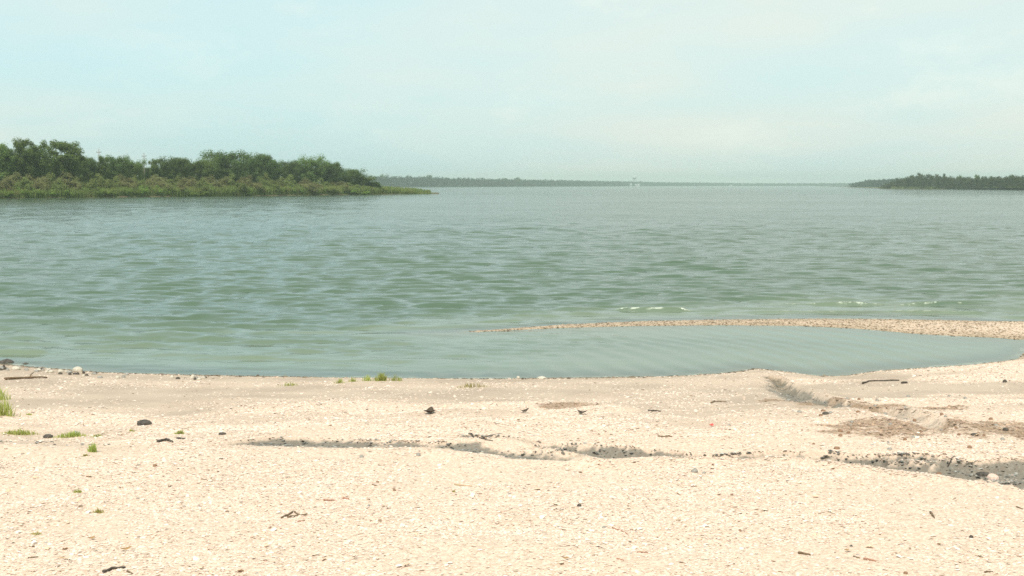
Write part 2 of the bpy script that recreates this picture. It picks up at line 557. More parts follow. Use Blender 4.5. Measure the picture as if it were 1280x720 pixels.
hh = k.math('MULTIPLY', hh, k.math('MULTIPLY', k.ramp(d_, 0.0, 0.12, 0.1, 1.0), k.math('ADD', 0.2, k.attr('fine'))))
nw = k.bump(hh, 1.0, 1.0)
alpha = k.ramp(d_, 0.0, 0.12, 0.45, 1.0)
bodyc = k.mix(k.ramp(d_, 0.05, 0.5), (0.155, 0.195, 0.135), (0.078, 0.118, 0.08))
dif = k.n('ShaderNodeBsdfDiffuse'); k.set(dif.inputs['Color'], bodyc)
trn = k.n('ShaderNodeBsdfTransparent'); trn.inputs[0].default_value = (0.86, 0.93, 0.84, 1)
body = k.n('ShaderNodeMixShader'); k.set(body.inputs[0], alpha)
k.t.links.new(trn.outputs[0], body.inputs[1]); k.t.links.new(dif.outputs[0], body.inputs[2])
glo = k.n('ShaderNodeBsdfGlossy'); glo.inputs['Roughness'].default_value = 0.07
k.t.links.new(nw, glo.inputs['Normal'])
fr = k.n('ShaderNodeFresnel'); fr.inputs['IOR'].default_value = 1.33
k.t.links.new(nw, fr.inputs['Normal'])
surf = k.n('ShaderNodeMixShader')
k.t.links.new(fr.outputs[0], surf.inputs[0]); k.t.links.new(body.outputs[0], surf.inputs[1]); k.t.links.new(glo.outputs[0], surf.inputs[2])
fdf = k.n('ShaderNodeBsdfDiffuse'); fdf.inputs[0].default_value = (0.72, 0.74, 0.62, 1)
fin = k.n('ShaderNodeMixShader'); k.set(fin.inputs[0], k.math('MULTIPLY', f_, k.ramp(k.noise(1.0, 3, 0.7, obj, ((9, 16, 9), (0, 0, 0.2))), 0.46, 0.6)))
k.t.links.new(surf.outputs[0], fin.inputs[1]); k.t.links.new(fdf.outputs[0], fin.inputs[2])
MAT_WATER = k.surf(fin.outputs[0])
WY = WY - 1.2 * np.clip(WZ, -0.06, 0.08) * (1 - calm)      # crests lean towards the shore
me = mesh_np('water', np.stack([WX.ravel(), WY.ravel(), WZ.ravel()], 1), grid_faces(len(wy), NC), MAT_WATER,
             {'depth': depth.ravel(), 'calm': calm.ravel(), 'foam': foam.ravel(), 'fine': np.sqrt(np.clip(1 - got2 / tot2 + 0 * WX, 0, 1)).ravel()}, smooth=True)
tag(link('water', me), 'murky green lake water with small wind ripples', kind='structure')

# ------------------------------------------------------------------ vegetation materials
def leaf_mat(name, a, b, c, trans=0.55):
    k = Mat(name)
    r = k.n('ShaderNodeObjectInfo').outputs['Random']
    v = k.attr('tone')
    col = k.mix(k.ramp(v, 0.0, 1.0), a, b)
    col = k.mix(k.ramp(k.noise(0.35, 3), 0.45, 0.7), col, c)
    hs = k.n('ShaderNodeHueSaturation')
    k.set(hs.inputs['Color'], col)
    k.set(hs.inputs['Value'], k.ramp(r, 0, 1, 0.88, 1.12))
    k.set(hs.inputs['Hue'], k.ramp(r, 0, 1, 0.493, 0.508))
    d = k.n('ShaderNodeBsdfDiffuse'); k.t.links.new(hs.outputs[0], d.inputs[0])
    t = k.n('ShaderNodeBsdfTranslucent'); k.t.links.new(hs.outputs[0], t.inputs[0])
    m = k.n('ShaderNodeMixShader'); m.inputs[0].default_value = trans
    k.t.links.new(d.outputs[0], m.inputs[1]); k.t.links.new(t.outputs[0], m.inputs[2])
    return k.surf(m.outputs[0])


M_TREE = leaf_mat('tree_leaves', (0.11, 0.16, 0.052), (0.205, 0.285, 0.09), (0.155, 0.21, 0.064))
M_DARK = leaf_mat('dark_tree_leaves', (0.083, 0.125, 0.044), (0.165, 0.23, 0.075), (0.11, 0.158, 0.052))
M_BRUSH = leaf_mat('brown_brush_leaves', (0.20, 0.205, 0.092), (0.31, 0.315, 0.135), (0.26, 0.24, 0.115))
M_OLIVE = leaf_mat('olive_brush_leaves', (0.16, 0.20, 0.07), (0.275, 0.33, 0.115), (0.22, 0.245, 0.092))
M_GREEN = leaf_mat('green_shore_leaves', (0.17, 0.25, 0.065), (0.30, 0.41, 0.105), (0.24, 0.32, 0.088))
M_REED = leaf_mat('reed_blades', (0.19, 0.255, 0.08), (0.31, 0.375, 0.125), (0.30, 0.31, 0.115))
M_FAR = leaf_mat('far_wood_leaves', (0.03, 0.044, 0.022), (0.058, 0.077, 0.034), (0.042, 0.052, 0.026))
M_RIGHT = leaf_mat('right_wood_leaves', (0.042, 0.056, 0.024), (0.085, 0.102, 0.04), (0.085, 0.078, 0.036))
M_BARK = simple_mat('grey_bark', (0.16, 0.13, 0.10), 0.3, 6, 0.9, 0.02)


def leaves(centers, radii, per, size, rs, squash=0.8, out=1.0, up=0.5, stray=0.3):
    """leaf sprays: many small faces through the volume of each clump"""
    n = len(centers) * per
    c = np.repeat(centers, per, 0); r = np.repeat(radii, per)
    d = rs.normal(size=(n, 3)); d /= np.linalg.norm(d, axis=1)[:, None]
    rad = rs.random(n) ** 0.45
    p = c + d * (r * rad)[:, None] * np.array([1, 1, squash])
    nrm = d * out + rs.normal(size=(n, 3)) * stray + np.array([0, 0, up])
    nrm /= np.linalg.norm(nrm, axis=1)[:, None]
    t = np.cross(nrm, rs.normal(size=(n, 3))); t /= np.linalg.norm(t, axis=1)[:, None] + 1e-9
    b = np.cross(nrm, t)
    s = size * (0.6 + 0.8 * rs.random(n))[:, None]
    V = np.stack([p - t * s, p - b * s * 0.55, p + t * s, p + b * s * 0.55], 1).reshape(-1, 3)
    F = np.arange(n * 4).reshape(-1, 4)
    tone = np.repeat(rs.random(len(centers)), per) * 0.6 + rs.random(n) * 0.4
    return V, F, np.repeat(tone, 4)


def tube(path, rads, sides=6):
    path = np.asarray(path, float); V = []; F = []
    for i, p in enumerate(path):
        t = path[min(i + 1, len(path) - 1)] - path[max(i - 1, 0)]
        t /= np.linalg.norm(t) + 1e-9
        u = np.cross(t, [0.31, 0.2, 0.93] if abs(t[2]) < 0.9 else [1, 0.1, 0]); u /= np.linalg.norm(u)
        v = np.cross(t, u)
        for j in range(sides):
            a = 2 * math.pi * j / sides
            V.append(p + rads[i] * (math.cos(a) * u + math.sin(a) * v))
    for i in range(len(path) - 1):
        for j in range(sides):
            F.append((i * sides + j, i * sides + (j + 1) % sides, (i + 1) * sides + (j + 1) % sides, (i + 1) * sides + j))
    n0 = len(V)
    V.append(path[0]); V.append(path[-1])
    for j in range(sides):
        F.append((n0, (j + 1) % sides, j, j))
        b = (len(path) - 1) * sides
        F.append((n0 + 1, b + j, b + (j + 1) % sides, b + (j + 1) % sides))
    return np.array(V), F


def join(parts):
    V, F, o = [], [], 0
    for v, f in parts:
        V.append(v); F += [tuple(i + o for i in q) for q in f]; o += len(v)
    return np.vstack(V), F


def mesh_py(name, V, F, mat, smooth=False):
    me = bpy.data.meshes.new(name)
    F = [tuple(dict.fromkeys(q)) for q in F]
    me.from_pydata([tuple(map(float, v)) for v in V], [], F)
    me.materials.append(mat)
    if smooth:
        me.polygons.foreach_set('use_smooth', np.ones(len(me.polygons), dtype=bool))
    me.update()
    return me


def tree_proto(seed, mat, H=10.0, W=6.0, crown_lo=0.28, n_limb=9, clump=1.15, per=150, leaf=0.155, multi=1, lean=0.0):
    rs = np.random.default_rng(seed)
    parts, cents, rads = [], [], []
    for m in range(multi):
        a0 = rs.random() * 6.28
        base = np.array([math.cos(a0), math.sin(a0), 0]) * (0.5 if multi > 1 else 0)
        tip = base * (1 + 2.2 * rs.random()) * 1.6 + np.array([lean + rs.normal() * 0.3, rs.normal() * 0.3, H * (0.86 + 0.1 * rs.random())])
        ts = np.linspace(0, 1, 7)
        path = base + (tip - base) * ts[:, None] + rs.normal(size=(7, 3)) * 0.13 * np.array([1, 1, 0])
        path[0] = base + [0, 0, -0.4]
        r0 = 0.017 * H / math.sqrt(multi) + 0.04
        parts.append(tube(path, r0 * (1 - 0.86 * ts)))
        for j in range(n_limb // multi + 1):
            t = crown_lo + (0.97 - crown_lo) * (j + rs.random()) / (n_limb // multi + 1)
            q = base + (tip - base) * t
            az = j * 2.4 + rs.random() * 1.3 + m
            # widest a little above the middle of the crown
            u = (t - crown_lo) / (1 - crown_lo)
            reach = W * 0.5 * (0.45 + 0.75 * math.sin(math.pi * (0.18 + 0.72 * u))) * (0.75 + 0.4 * rs.random()) / (1.25 if multi > 1 else 1)
            e = q + np.array([math.cos(az) * reach, math.sin(az) * reach, reach * (0.35 + 0.4 * rs.random())])
            e[2] = min(e[2], H * 0.95)
            mid = (q + e) / 2 + [0, 0, -0.12 * reach]
            parts.append(tube([q, mid, e], [r0 * 0.42, r0 * 0.26, 0.02], 5))
            for f in (0.45, 0.75, 1.0):
                cents.append(q + (e - q) * f + rs.normal(size=3) * 0.35); rads.append(clump * (0.7 + 0.6 * rs.random()))
        # the rest of the crown: sprays spread over an uneven egg shape
        lo, hi = H * crown_lo, H * 0.97
        for _ in range(46 // multi):
            d_ = rs.normal(size=3); d_ /= np.linalg.norm(d_)
            f = 0.62 + 0.42 * rs.random()
            c_ = (base + tip) * [0.6, 0.6, 0] + np.array([d_[0] * W * 0.46 * f, d_[1] * W * 0.46 * f, (lo + hi) / 2 + d_[2] * (hi - lo) / 2 * f])
            if d_[2] < -0.3: c_[:2] *= 0.8
            cents.append(c_); rads.append(clump * (0.5 + 0.45 * rs.random()))
        for _ in range(3):
            cents.append(tip + rs.normal(size=3) * [0.5, 0.5, 0.25] - [0, 0, 0.2]); rads.append(clump * 0.8)
    V, F = join(parts)
    trunk = mesh_py('trunk', V, F, M_BARK, True)
    V, F, tone = leaves(np.array(cents), np.array(rads), per, leaf, rs)
    V[:, 2] = np.maximum(V[:, 2], 0.05)
    crown = mesh_np('crown', V, F, mat, {'tone': tone})
    return trunk, crown, float(V[:, 2].max()), float(np.percentile(np.abs(V[:, 0]), 97)) * 2


def bush_proto(seed, mat, H=3.0, W=4.0, n=30, per=200, leaf=0.115):
    rs = np.random.default_rng(seed)
    cents, rads, parts = [], [], []
    for i in range(n):
        a, r = rs.random() * 6.28, rs.random() ** 0.6 * W * 0.42
        top = H * (1 - (r / (W * 0.5)) ** 2 * 0.55) * (0.72 + 0.35 * rs.random())
        c = np.array([math.cos(a) * r, math.sin(a) * r, max(0.3, (top - 0.3) * (0.35 + 0.65 * rs.random()))])
        cents.append(c); rads.append(0.62 * H / 3 * (0.7 + 0.7 * rs.random()))
        if i % 3 == 0:
            parts.append(tube([[c[0] * 0.2, c[1] * 0.2, -0.3], c * [0.65, 0.65, 0.55], c], [0.05, 0.035, 0.012], 4))
    V, F = join(parts)
    stem = mesh_py('stem', V, F, M_BARK, True)
    V, F, tone = leaves(np.array(cents), np.array(rads), per, leaf, rs, 0.8, 0.6, 0.8, 0.25)
    V[:, 2] = np.maximum(V[:, 2], 0.0)
    return stem, mesh_np('foliage', V, F, mat, {'tone': tone}), float(V[:, 2].max()), W


P_TALL = [tree_proto(101, M_TREE, 10, 5.0, 0.22, 11), tree_proto(102, M_TREE, 10, 4.4, 0.25, 11, clump=1.1), tree_proto(103, M_TREE, 10, 6.0, 0.25, 13, multi=2)]
P_ROUND = [tree_proto(111, M_DARK, 8, 7.5, 0.14, 16, clump=1.35), tree_proto(112, M_DARK, 8, 7, 0.12, 15, clump=1.35, multi=3), tree_proto(113, M_TREE, 8, 7.5, 0.14, 16, clump=1.3),
           tree_proto(114, M_DARK, 8, 6, 0.16, 14, clump=1.25, multi=2)]
P_BROWN = [bush_proto(121, M_BRUSH), bush_proto(122, M_BRUSH, n=30), bush_proto(123, M_OLIVE), bush_proto(124, M_OLIVE, n=22)]
P_GREEN = [bush_proto(131, M_GREEN, H=2.0, W=4.0), bush_proto(132, M_GREEN, H=1.8, W=3.6, n=22)]


def place_tree(name, proto, X, Y, Z, h, w, label, cat, group=None, rot=None):
    stem, crown, ph, pw = proto
    root = bpy.data.objects.new(name, None)
    root.empty_display_size = 0.3
    COL.objects.link(root)
    root.location = (X, Y, Z)
    root.rotation_euler = (0, 0, random.random() * 6.28 if rot is None else rot)
    root.scale = (w / pw, w / pw, h / ph)
    tag(root, label, cat, group)
    link('trunk' if cat == 'tree' else 'stem', stem, root)
    link('crown' if cat == 'tree' else 'foliage', crown, root)
    return root


ORD = 'first second third fourth fifth sixth seventh eighth ninth tenth eleventh twelfth thirteenth fourteenth fifteenth sixteenth seventeenth eighteenth nineteenth'.split()


def ordinal(n):
    if n < 20: return ORD[n - 1]
    tens = ('twenty', 'thirty', 'forty')[n // 10 - 2]
    return (tens[:-1] + 'ieth') if n % 10 == 0 else tens + '-' + ORD[n % 10 - 1]


# ------------------------------------------------------------------ left bank
def depth_from_waterline(py):
    return on_level(640, py)[1]


bankpx = [(-140, 249.5), (0, 248.2), (140, 246.8), (280, 245.3), (400, 244), (480, 243.1), (538, 242.4)]
bankW = np.array([on_level(px, py) for px, py in bankpx])
bankWid = np.interp(bankW[:, 0], bankW[:, 0], [110, 110, 110, 100, 70, 24, 3])


def bank_y(x): return np.interp(x, bankW[:, 0], bankW[:, 1])
def bank_w(x): return np.interp(x, bankW[:, 0], bankWid)


def bank_z(x, y):
    s = y - bank_y(x) - (fbm(x * 0.15, x * 0, 15, 3) - 0.5) * 3
    w = bank_w(x)
    q = np.minimum(s, (w - s))
    return np.interp(q, [-3, 0, 0.6, 3, 12, 40], [-0.8, -0.02, 0.22, 0.5, 1.0, 1.8]) + (fbm(x * 0.3, y * 0.3, 16, 2) - 0.5) * 0.2


bx = np.linspace(bankW[0, 0], bankW[-1, 0] + 2, 190)
bv = np.concatenate([np.linspace(-4, 14, 19), np.linspace(18, 118, 16)])
BX, BV = np.meshgrid(bx, bv)
BY = bank_y(BX) + np.where(BV > bank_w(BX) + 4, bank_w(BX) + 4, BV)
BZ = bank_z(BX.ravel(), BY.ravel())
k = Mat('bank_soil')
col = k.mix(k.ramp(k.noise(0.6, 4), 0.35, 0.65), (0.10, 0.075, 0.045), (0.085, 0.10, 0.035))
M_SOIL = k.surf(k.principled(col, 0.95, k.bump(k.noise(3, 4), 0.1)))
me = mesh_np('wooded_bank', np.stack([BX.ravel(), BY.ravel(), BZ], 1), grid_faces(len(bv), len(bx)), M_SOIL, smooth=True)
tag(link('wooded_bank', me), 'low earth bank running out to a point on the left', kind='structure')

# trees of the left bank: centre px, top py, width px, metres behind the waterline, proto, label
left_trees = [
    (2, 174, 26, 16, P_TALL[0], 'tall tree cut by the left edge of the picture, above the brush'),
    (25, 170, 23, 15, P_TALL[1], 'narrow tallest tree with pointed top, second from the left edge'),
    (45, 174.5, 25, 16, P_TALL[0], 'tall leafy tree between the pointed tree and the broad crowned one'),
    (80, 173.5, 40, 15, P_TALL[2], 'broad crowned tall tree at the right end of the tall left grove'),
    (110, 194, 22, 22, P_ROUND[3], 'small loose-crowned tree just right of the tall grove'),
    (128, 193, 13, 20, P_TALL[1], 'slender small tree beside the first utility pole'),
    (147, 191.5, 27, 22, P_ROUND[0], 'dark rounded tree between the two utility poles'),
    (168, 193.5, 23, 18, P_ROUND[2], 'lighter green rounded tree left of the second utility pole'),
    (194, 197, 11, 22, P_TALL[1], 'thin little tree standing alone in the dip right of the second pole'),
    (219, 193, 36, 18, P_ROUND[1], 'wide dome-shaped tree right of the dip in the treeline'),
    (251, 193, 34, 18, P_ROUND[2], 'rounded green tree left of the highest crown in the middle of the bank'),
    (285, 185, 48, 18, P_ROUND[0], 'large dark tree with the highest crown in the middle of the bank'),
    (325, 188, 32, 18, P_ROUND[1], 'full dark tree right of the highest middle crown'),
    (346, 197, 16, 18, P_ROUND[3], 'short tree filling the notch in the treeline'),
    (363, 198, 22, 19, P_ROUND[0], 'low dark tree leaning on the upright crowned tree'),
    (387, 190.5, 33, 17, P_ROUND[2], 'upright crowned dark tree near the end of the bank'),
    (414, 199, 28, 15, P_ROUND[1], 'rounded tree stepping down towards the point'),
    (441, 209, 27, 11, P_ROUND[0], 'low dark tree near the end of the treeline before the point'),
    (455, 217, 22, 8, P_ROUND[2], 'small tree sloping down at the end of the treeline'),
    (466, 226, 18, 5, P_ROUND[1], 'last and lowest little tree before the grassy point'),
]


def bank_place(px, back):
    # follow the sight line to the wanted distance behind the waterline
    Y = 260.0
    for _ in range(6):
        X = ray(px, 240)[0] * Y
        Y = float(bank_y(X)) + back
    return X, Y, float(bank_z(np.array([X]), np.array([Y]))[0])


for px, py, wpx, back, proto, label in left_trees:
    X, Y, Z = bank_place(px, back)
    top = at_dist(px, py, Y)[2]
    place_tree('bank_tree', proto, X, Y, Z, top - Z, wpx * 1.06 * Y / FPX, label, 'tree', 'trees along the left bank')
# a second row that closes the gaps low down
for i, px in enumerate(np.linspace(-35, 425, 27)):
    X, Y, Z = bank_place(px, 30 + 10 * random.random())
    if bank_w(X) < 45: Y -= 14
    py = np.interp(px, [-40, 95, 105, 190, 240, 290, 340, 400, 430], [192, 196, 203, 205, 201, 197, 202, 205, 213]) + random.uniform(-2, 4)
    top = at_dist(px, py, Y)[2]
    place_tree('background_tree', P_ROUND[i % 4], X, Y, Z, top - Z, random.uniform(22, 34) * Y / FPX, 'dark tree half hidden behind the front row, %s from the left edge' % ordinal(i + 1),
               'tree', 'trees hidden behind the front row')
# brown and olive brush in front of the trees
brush_count = {True: 0, False: 0}
for i in range(64):
    px = -30 + (490 * (i + random.random() * 0.8) / 64)
    row = i % 3
    back = (3.5, 7.0, 10.5)[row] + random.uniform(-1, 1)
    if px > 445: back = min(back, 6)
    X, Y, Z = bank_place(px, back)
    py = np.interp(px, [-30, 60, 200, 330, 400, 440, 460, 475], [214, 213, 216, 215, 221, 224, 228, 233]) + (9, 5, 1)[row] * np.interp(px, [0, 430, 475], [1, 1, 0.2]) + random.uniform(-2, 2)
    top = max(at_dist(px, py, Y)[2], Z + 0.9)
    kind = (i * 7 + i // 5) % 4
    if 90 < px < 150 or 330 < px < 360: kind = 2 + kind % 2
    nth = brush_count[kind < 2] = brush_count[kind < 2] + 1
    lab, grp = (('rust brown shrub, %s from the left in the brush below the bank trees' % ordinal(nth), 'brown shrubs on the left bank') if kind < 2 else
                ('olive green shrub, %s from the left in the brush below the bank trees' % ordinal(nth), 'olive shrubs on the left bank'))
    place_tree('shrub', P_BROWN[kind], X, Y, Z - 0.1, top - Z, random.uniform(20, 30) * Y / FPX, lab, 'shrub', grp)
for i in range(34):
    px = -25 + 490 * (i + random.random() * 0.9) / 34
    X, Y, Z = bank_place(px, random.uniform(0.8, 3.0))
    if px > 440: Z -= 0.2
    hpx = random.uniform(8, 14) * np.interp(px, [0, 300, 440, 480], [1, 0.95, 0.7, 0.4])
    place_tree('shore_shrub', P_GREEN[i % 2], X, Y, Z - 0.1, hpx * Y / FPX, random.uniform(15, 26) * Y / FPX,
               'low bright green shrub at the water edge, %s from the left' % ordinal(i + 1), 'shrub', 'green shrubs along the left waterline')


# reeds and grass fringe
def blades(P, hgt_, wid, rs, bend=0.35, cols=None):
    n = len(P)
    a = rs.random(n) * 6.283
    side = np.stack([np.cos(a), np.sin(a), np.zeros(n)], 1) * (wid * (0.6 + 0.8 * rs.random(n)))[:, None]
    b = rs.random(n) * 6.283
    out = np.stack([np.cos(b), np.sin(b), np.zeros(n)], 1)
    h = hgt_ * (0.55 + 0.6 * rs.random(n))
    bd = (h * bend * rs.random(n))[:, None]
    up = np.array([0, 0, 1.0])
    m = P + up * (h * 0.55)[:, None] + out * bd * 0.35
    t = P + up * h[:, None] * (1 - 0.25 * bd / h[:, None]) + out * bd
    V = np.stack([P - side, P + side, m + side * 0.75, m - side * 0.75, t], 1).reshape(-1, 3)
    i = np.arange(n)[:, None] * 5
    F = np.concatenate([i + np.array([[0, 1, 2]]), i + np.array([[0, 2, 3]]), i + np.array([[3, 2, 4]])])
    tone = np.repeat(rs.random(n), 5)
    return V, F, tone


rs = np.random.default_rng(77)
n = 42000
t = rs.random(n)
X = bankW[0, 0] + 6 + (bankW[-1, 0] - bankW[0, 0] - 6) * t ** 0.8
s = 0.1 + rs.random(n) ** 1.3 * np.minimum(6.5, bank_w(X) - 0.3)
Y = bank_y(X) + s
thick = fbm(X * 0.12, Y * 0 + 1, 18, 3)
keep = rs.random(n) < np.clip((thick - 0.25) * 3.2, 0.12, 1)
X, Y = X[keep], Y[keep]
P = np.stack([X, Y, bank_z(X, Y) - 0.05], 1)
tall = np.interp(X, [bankW[0, 0], bankW[3, 0], bankW[5, 0], bankW[6, 0]], [1.0, 1.7, 1.4, 0.75])
V, F, tone = blades(P, tall, 0.11, rs, 0.3)
tag(link('reed_fringe', mesh_np('reed_fringe', V, F, M_REED, {'tone': tone})), 'bright green reeds and grass fringing the left bank and its point', 'reeds', kind='stuff')


# ------------------------------------------------------------------ far shores
def wood(name, line, label, mat, step, rows, row_gap, per, leaf, seed, spiky=0.1):
    """line: photo px, top py, distance; a far wood that reads as one mass, made of tree-sized crowns"""
    rs = np.random.default_rng(seed)
    line = np.array(line, float)
    cents, rads, squ = [], [], []
    wx = np.array([ray(px, 240)[0] * D for px, py, D in line])
    total = np.concatenate([[0], np.cumsum(np.hypot(np.diff(wx), np.diff(line[:, 2])))])
    ntree = int(total[-1] / step)
    for r_ in range(rows):
        for i in range(ntree):
            t = (i + rs.random()) / ntree * total[-1]
            px = np.interp(t, total, line[:, 0]); D = np.interp(t, total, line[:, 2]) + r_ * row_gap + rs.random() * row_gap
            top = CAMZ + ray(px, np.interp(t, total, line[:, 1]))[1] * D
            h = top * (0.80 + 0.17 * rs.random() - 0.05 * (rows - 1 - r_) * rs.random())
            if rs.random() < spiky: h *= 1.0 + 0.16 * rs.random()
            x = ray(px, 240)[0] * D
            w = step * (0.5 + 0.5 * rs.random())
            nb = 5
            for b_ in range(nb):
                f = (b_ + 0.5) / nb
                cents.append((x + rs.normal() * w * 0.35 * (1 - f * 0.6), D + rs.normal() * w * 0.35, max(0.4, h * f - 0.3)))
                rads.append(max(0.8, w * 0.75 * (1 - 0.45 * f)))
    V, F, tone = leaves(np.array(cents), np.array(rads), per, leaf, rs, 0.9)
    V[:, 2] = np.maximum(V[:, 2], 0.02)
    return tag(link(name, mesh_np(name, V, F, mat, {'tone': tone})), label, 'woodland', kind='stuff')


def shore_strip(name, line, deep, label):
    line = np.array(line, float)
    xs = np.array([ray(px, 240)[0] * D for px, py, D in line]); ys = line[:, 2]
    V, nr = [], 5
    for f, z in ((-0.15, -0.6), (0, 0.12), (0.2, 0.5), (0.8, 0.8), (1, 0.9)):
        V += [(x, y + f * deep, z) for x, y in zip(xs, ys)]
    me = mesh_np(name, np.array(V), grid_faces(nr, len(xs)), M_SOIL, smooth=True)
    return tag(link(name, me), label, kind='structure')


farL = [(380, 217, 1380), (455, 219, 1450), (520, 219.8, 1600), (560, 221.3, 1750), (620, 223.3, 1950), (700, 224.8, 2350), (760, 226.3, 2800), (800, 227.3, 3200)]
farC = [(770, 227.0, 3100), (840, 228.2, 3500), (920, 228.9, 3900), (1000, 229.1, 3900), (1090, 229.0, 3600), (1130, 229, 3500)]
rightM = [(1066, 229.5, 1500), (1075, 227, 1480), (1085, 225, 1450), (1100, 223.2, 1400), (1125, 222.4, 1350), (1160, 222, 1300)]
rightN = [(1104, 232, 805), (1110, 228, 800), (1120, 223.5, 795), (1131, 219.5, 785), (1142, 217, 775), (1156, 215.2, 760), (1170, 216, 750), (1179, 217.3, 742),
          (1184, 220.0, 735), (1230, 219.6, 680), (1280, 218.0, 625), (1340, 217, 570), (1400, 216, 520)]
shore_strip('far_left_shore', farL, 250, 'distant low shore behind the point')
shore_strip('far_middle_shore', farC, 500, 'farthest low shore on the horizon')
shore_strip('right_middle_shore', rightM, 200, 'faded shore behind the right bank')
shore_strip('right_bank', [(a, b, c - 3) for a, b, c in rightN], 120, 'low bank on the right')
wood('far_woodland', farL, 'long grey-green distant wood behind the left point', M_FAR, 7.5, 3, 16, 26, 0.85, 201, 0.18)
wood('horizon_woodland', farC, 'faint blue-grey wood on the farthest shore at the horizon', M_FAR, 9, 4, 30, 20, 1.6, 202, 0.08)
wood('hazy_woodland', rightM, 'hazy grey wooded hump just left of the right bank', M_FAR, 6, 3, 14, 26, 0.8, 203, 0.05)
wood('right_woodland', rightN, 'dark wooded bank on the right with a domed end', M_RIGHT, 4.2, 4, 6, 40, 0.42, 204, 0.12)
# olive reeds along the foot of the right bank
rs = np.random.default_rng(78)
n = 5200
ln = np.array(rightN)
px = 1112 + 290 * rs.random(n); D = np.interp(px, ln[:, 0], ln[:, 2]) - 2 + 4.5 * rs.random(n)
X = (px - 640) / FPX * D * 1.0027
V, F, tone = blades(np.stack([X, D, np.full(n, 0.05)], 1), np.full(n, 1.5), 0.28, rs, 0.3)
tag(link('marsh_fringe', mesh_np('marsh_fringe', V, F, M_OLIVE, {'tone': tone})), 'olive marsh grass along the foot of the right bank', 'grass', kind='stuff')
# single trees that stand out of the far treelines
for px, py, D, wpx, lab in ((647, 221.2, 2090, 6, 'single taller tree poking out of the distant wood behind the point'),
                            (631, 221.6, 2010, 7, 'round-topped taller tree left of the highest one in the distant wood'),
                            (537, 217.5, 1680, 7, 'bushy taller tree in the distant wood just above the point'),
                            (478, 217.0, 1520, 6, 'spindly tree rising from the distant wood behind the last bank tree'),
                            (1028, 228.0, 3880, 5, 'tiny pale treetop standing out on the farthest shore'),
                            (802, 226.0, 3280, 5, 'small dark tree right of the water tower'),
                            (1222, 217.3, 700, 6, 'small pointed tree rising from the flat part of the right wood'),
                            (1265, 216.8, 655, 7, 'taller tree rising near the right edge of the picture'),
                            (1200, 218.0, 722, 5, 'slim tree just right of the domed end of the right wood')):
    X, Y, zt = at_dist(px, py, D)
    place_tree('far_tree', P_TALL[int(px) % 2] if wpx < 7 else P_ROUND[1], X, Y, 0.4, zt - 0.4, wpx * D / FPX, lab, 'tree')

# water tower and pale buildings by the horizon
M_PALE = simple_mat('pale_painted_steel', (0.48, 0.50, 0.50), 0.06, 0.5, 0.5, 0.01)
M_ROOF = simple_mat('pale_metal_roof', (0.55, 0.56, 0.55), 0.08, 0.4, 0.5, 0.01)
M_GLASS = simple_mat('dark_window', (0.05, 0.06, 0.07), 0.1, 1, 0.2, 0.0, 0.5)


def lathe(prof, n=16):
    V, F = [], []
    for r, z in prof:
        for j in range(n):
            a = 2 * math.pi * j / n
            V.append((r * math.cos(a), r * math.sin(a), z))
    for i in range(len(prof) - 1):
        for j in range(n):
            F.append((i * n + j, i * n + (j + 1) % n, (i + 1) * n + (j + 1) % n, (i + 1) * n + j))
    F.append(tuple(range(n))[::-1]); F.append(tuple(range((len(prof) - 1) * n, len(prof) * n)))
    return np.array(V, float), F


def box(x0, x1, y0, y1, z0, z1):
    V = np.array([(x, y, z) for z in (z0, z1) for x, y in ((x0, y0), (x1, y0), (x1, y1), (x0, y1))], float)
    return V, [(3, 2, 1, 0), (4, 5, 6, 7), (0, 1, 5, 4), (1, 2, 6, 5), (2, 3, 7, 6), (3, 0, 4, 7)]


D = 3420
X, Y, ztop = at_dist(793, 219.4, D)
tw = bpy.data.objects.new('water_tower', None); COL.objects.link(tw); tw.location = (X, Y, 0.9)
tag(tw, 'tiny pale water tower on the horizon above the far shore', 'water tower')
H = ztop - 0.9
link('tank', mesh_py('tank', *lathe([(0.6, H - 8.6), (3.4, H - 7.6), (4.9, H - 5.6), (5.0, H - 3.2), (3.6, H - 1.3), (1.2, H - 0.25), (0.1, H)]), M_PALE, True), tw)
link('riser_pipe', mesh_py('riser_pipe', *lathe([(0.7, 0), (0.7, H - 8.2)], 10), M_PALE, True), tw)
link('catwalk', mesh_py('catwalk', *lathe([(4.95, H - 5.9), (5.7, H - 5.9), (5.7, H - 5.1), (5.0, H - 5.1)]), M_PALE), tw)
for a in range(6):
    c, s = math.cos(a * math.pi / 3), math.sin(a * math.pi / 3)
    V, F = tube([(5.6 * c, 5.6 * s, -0.5), (4.6 * c, 4.6 * s, H - 5.4)], [0.36, 0.32], 6)
    link('leg', mesh_py('leg', V, F, M_PALE), tw)
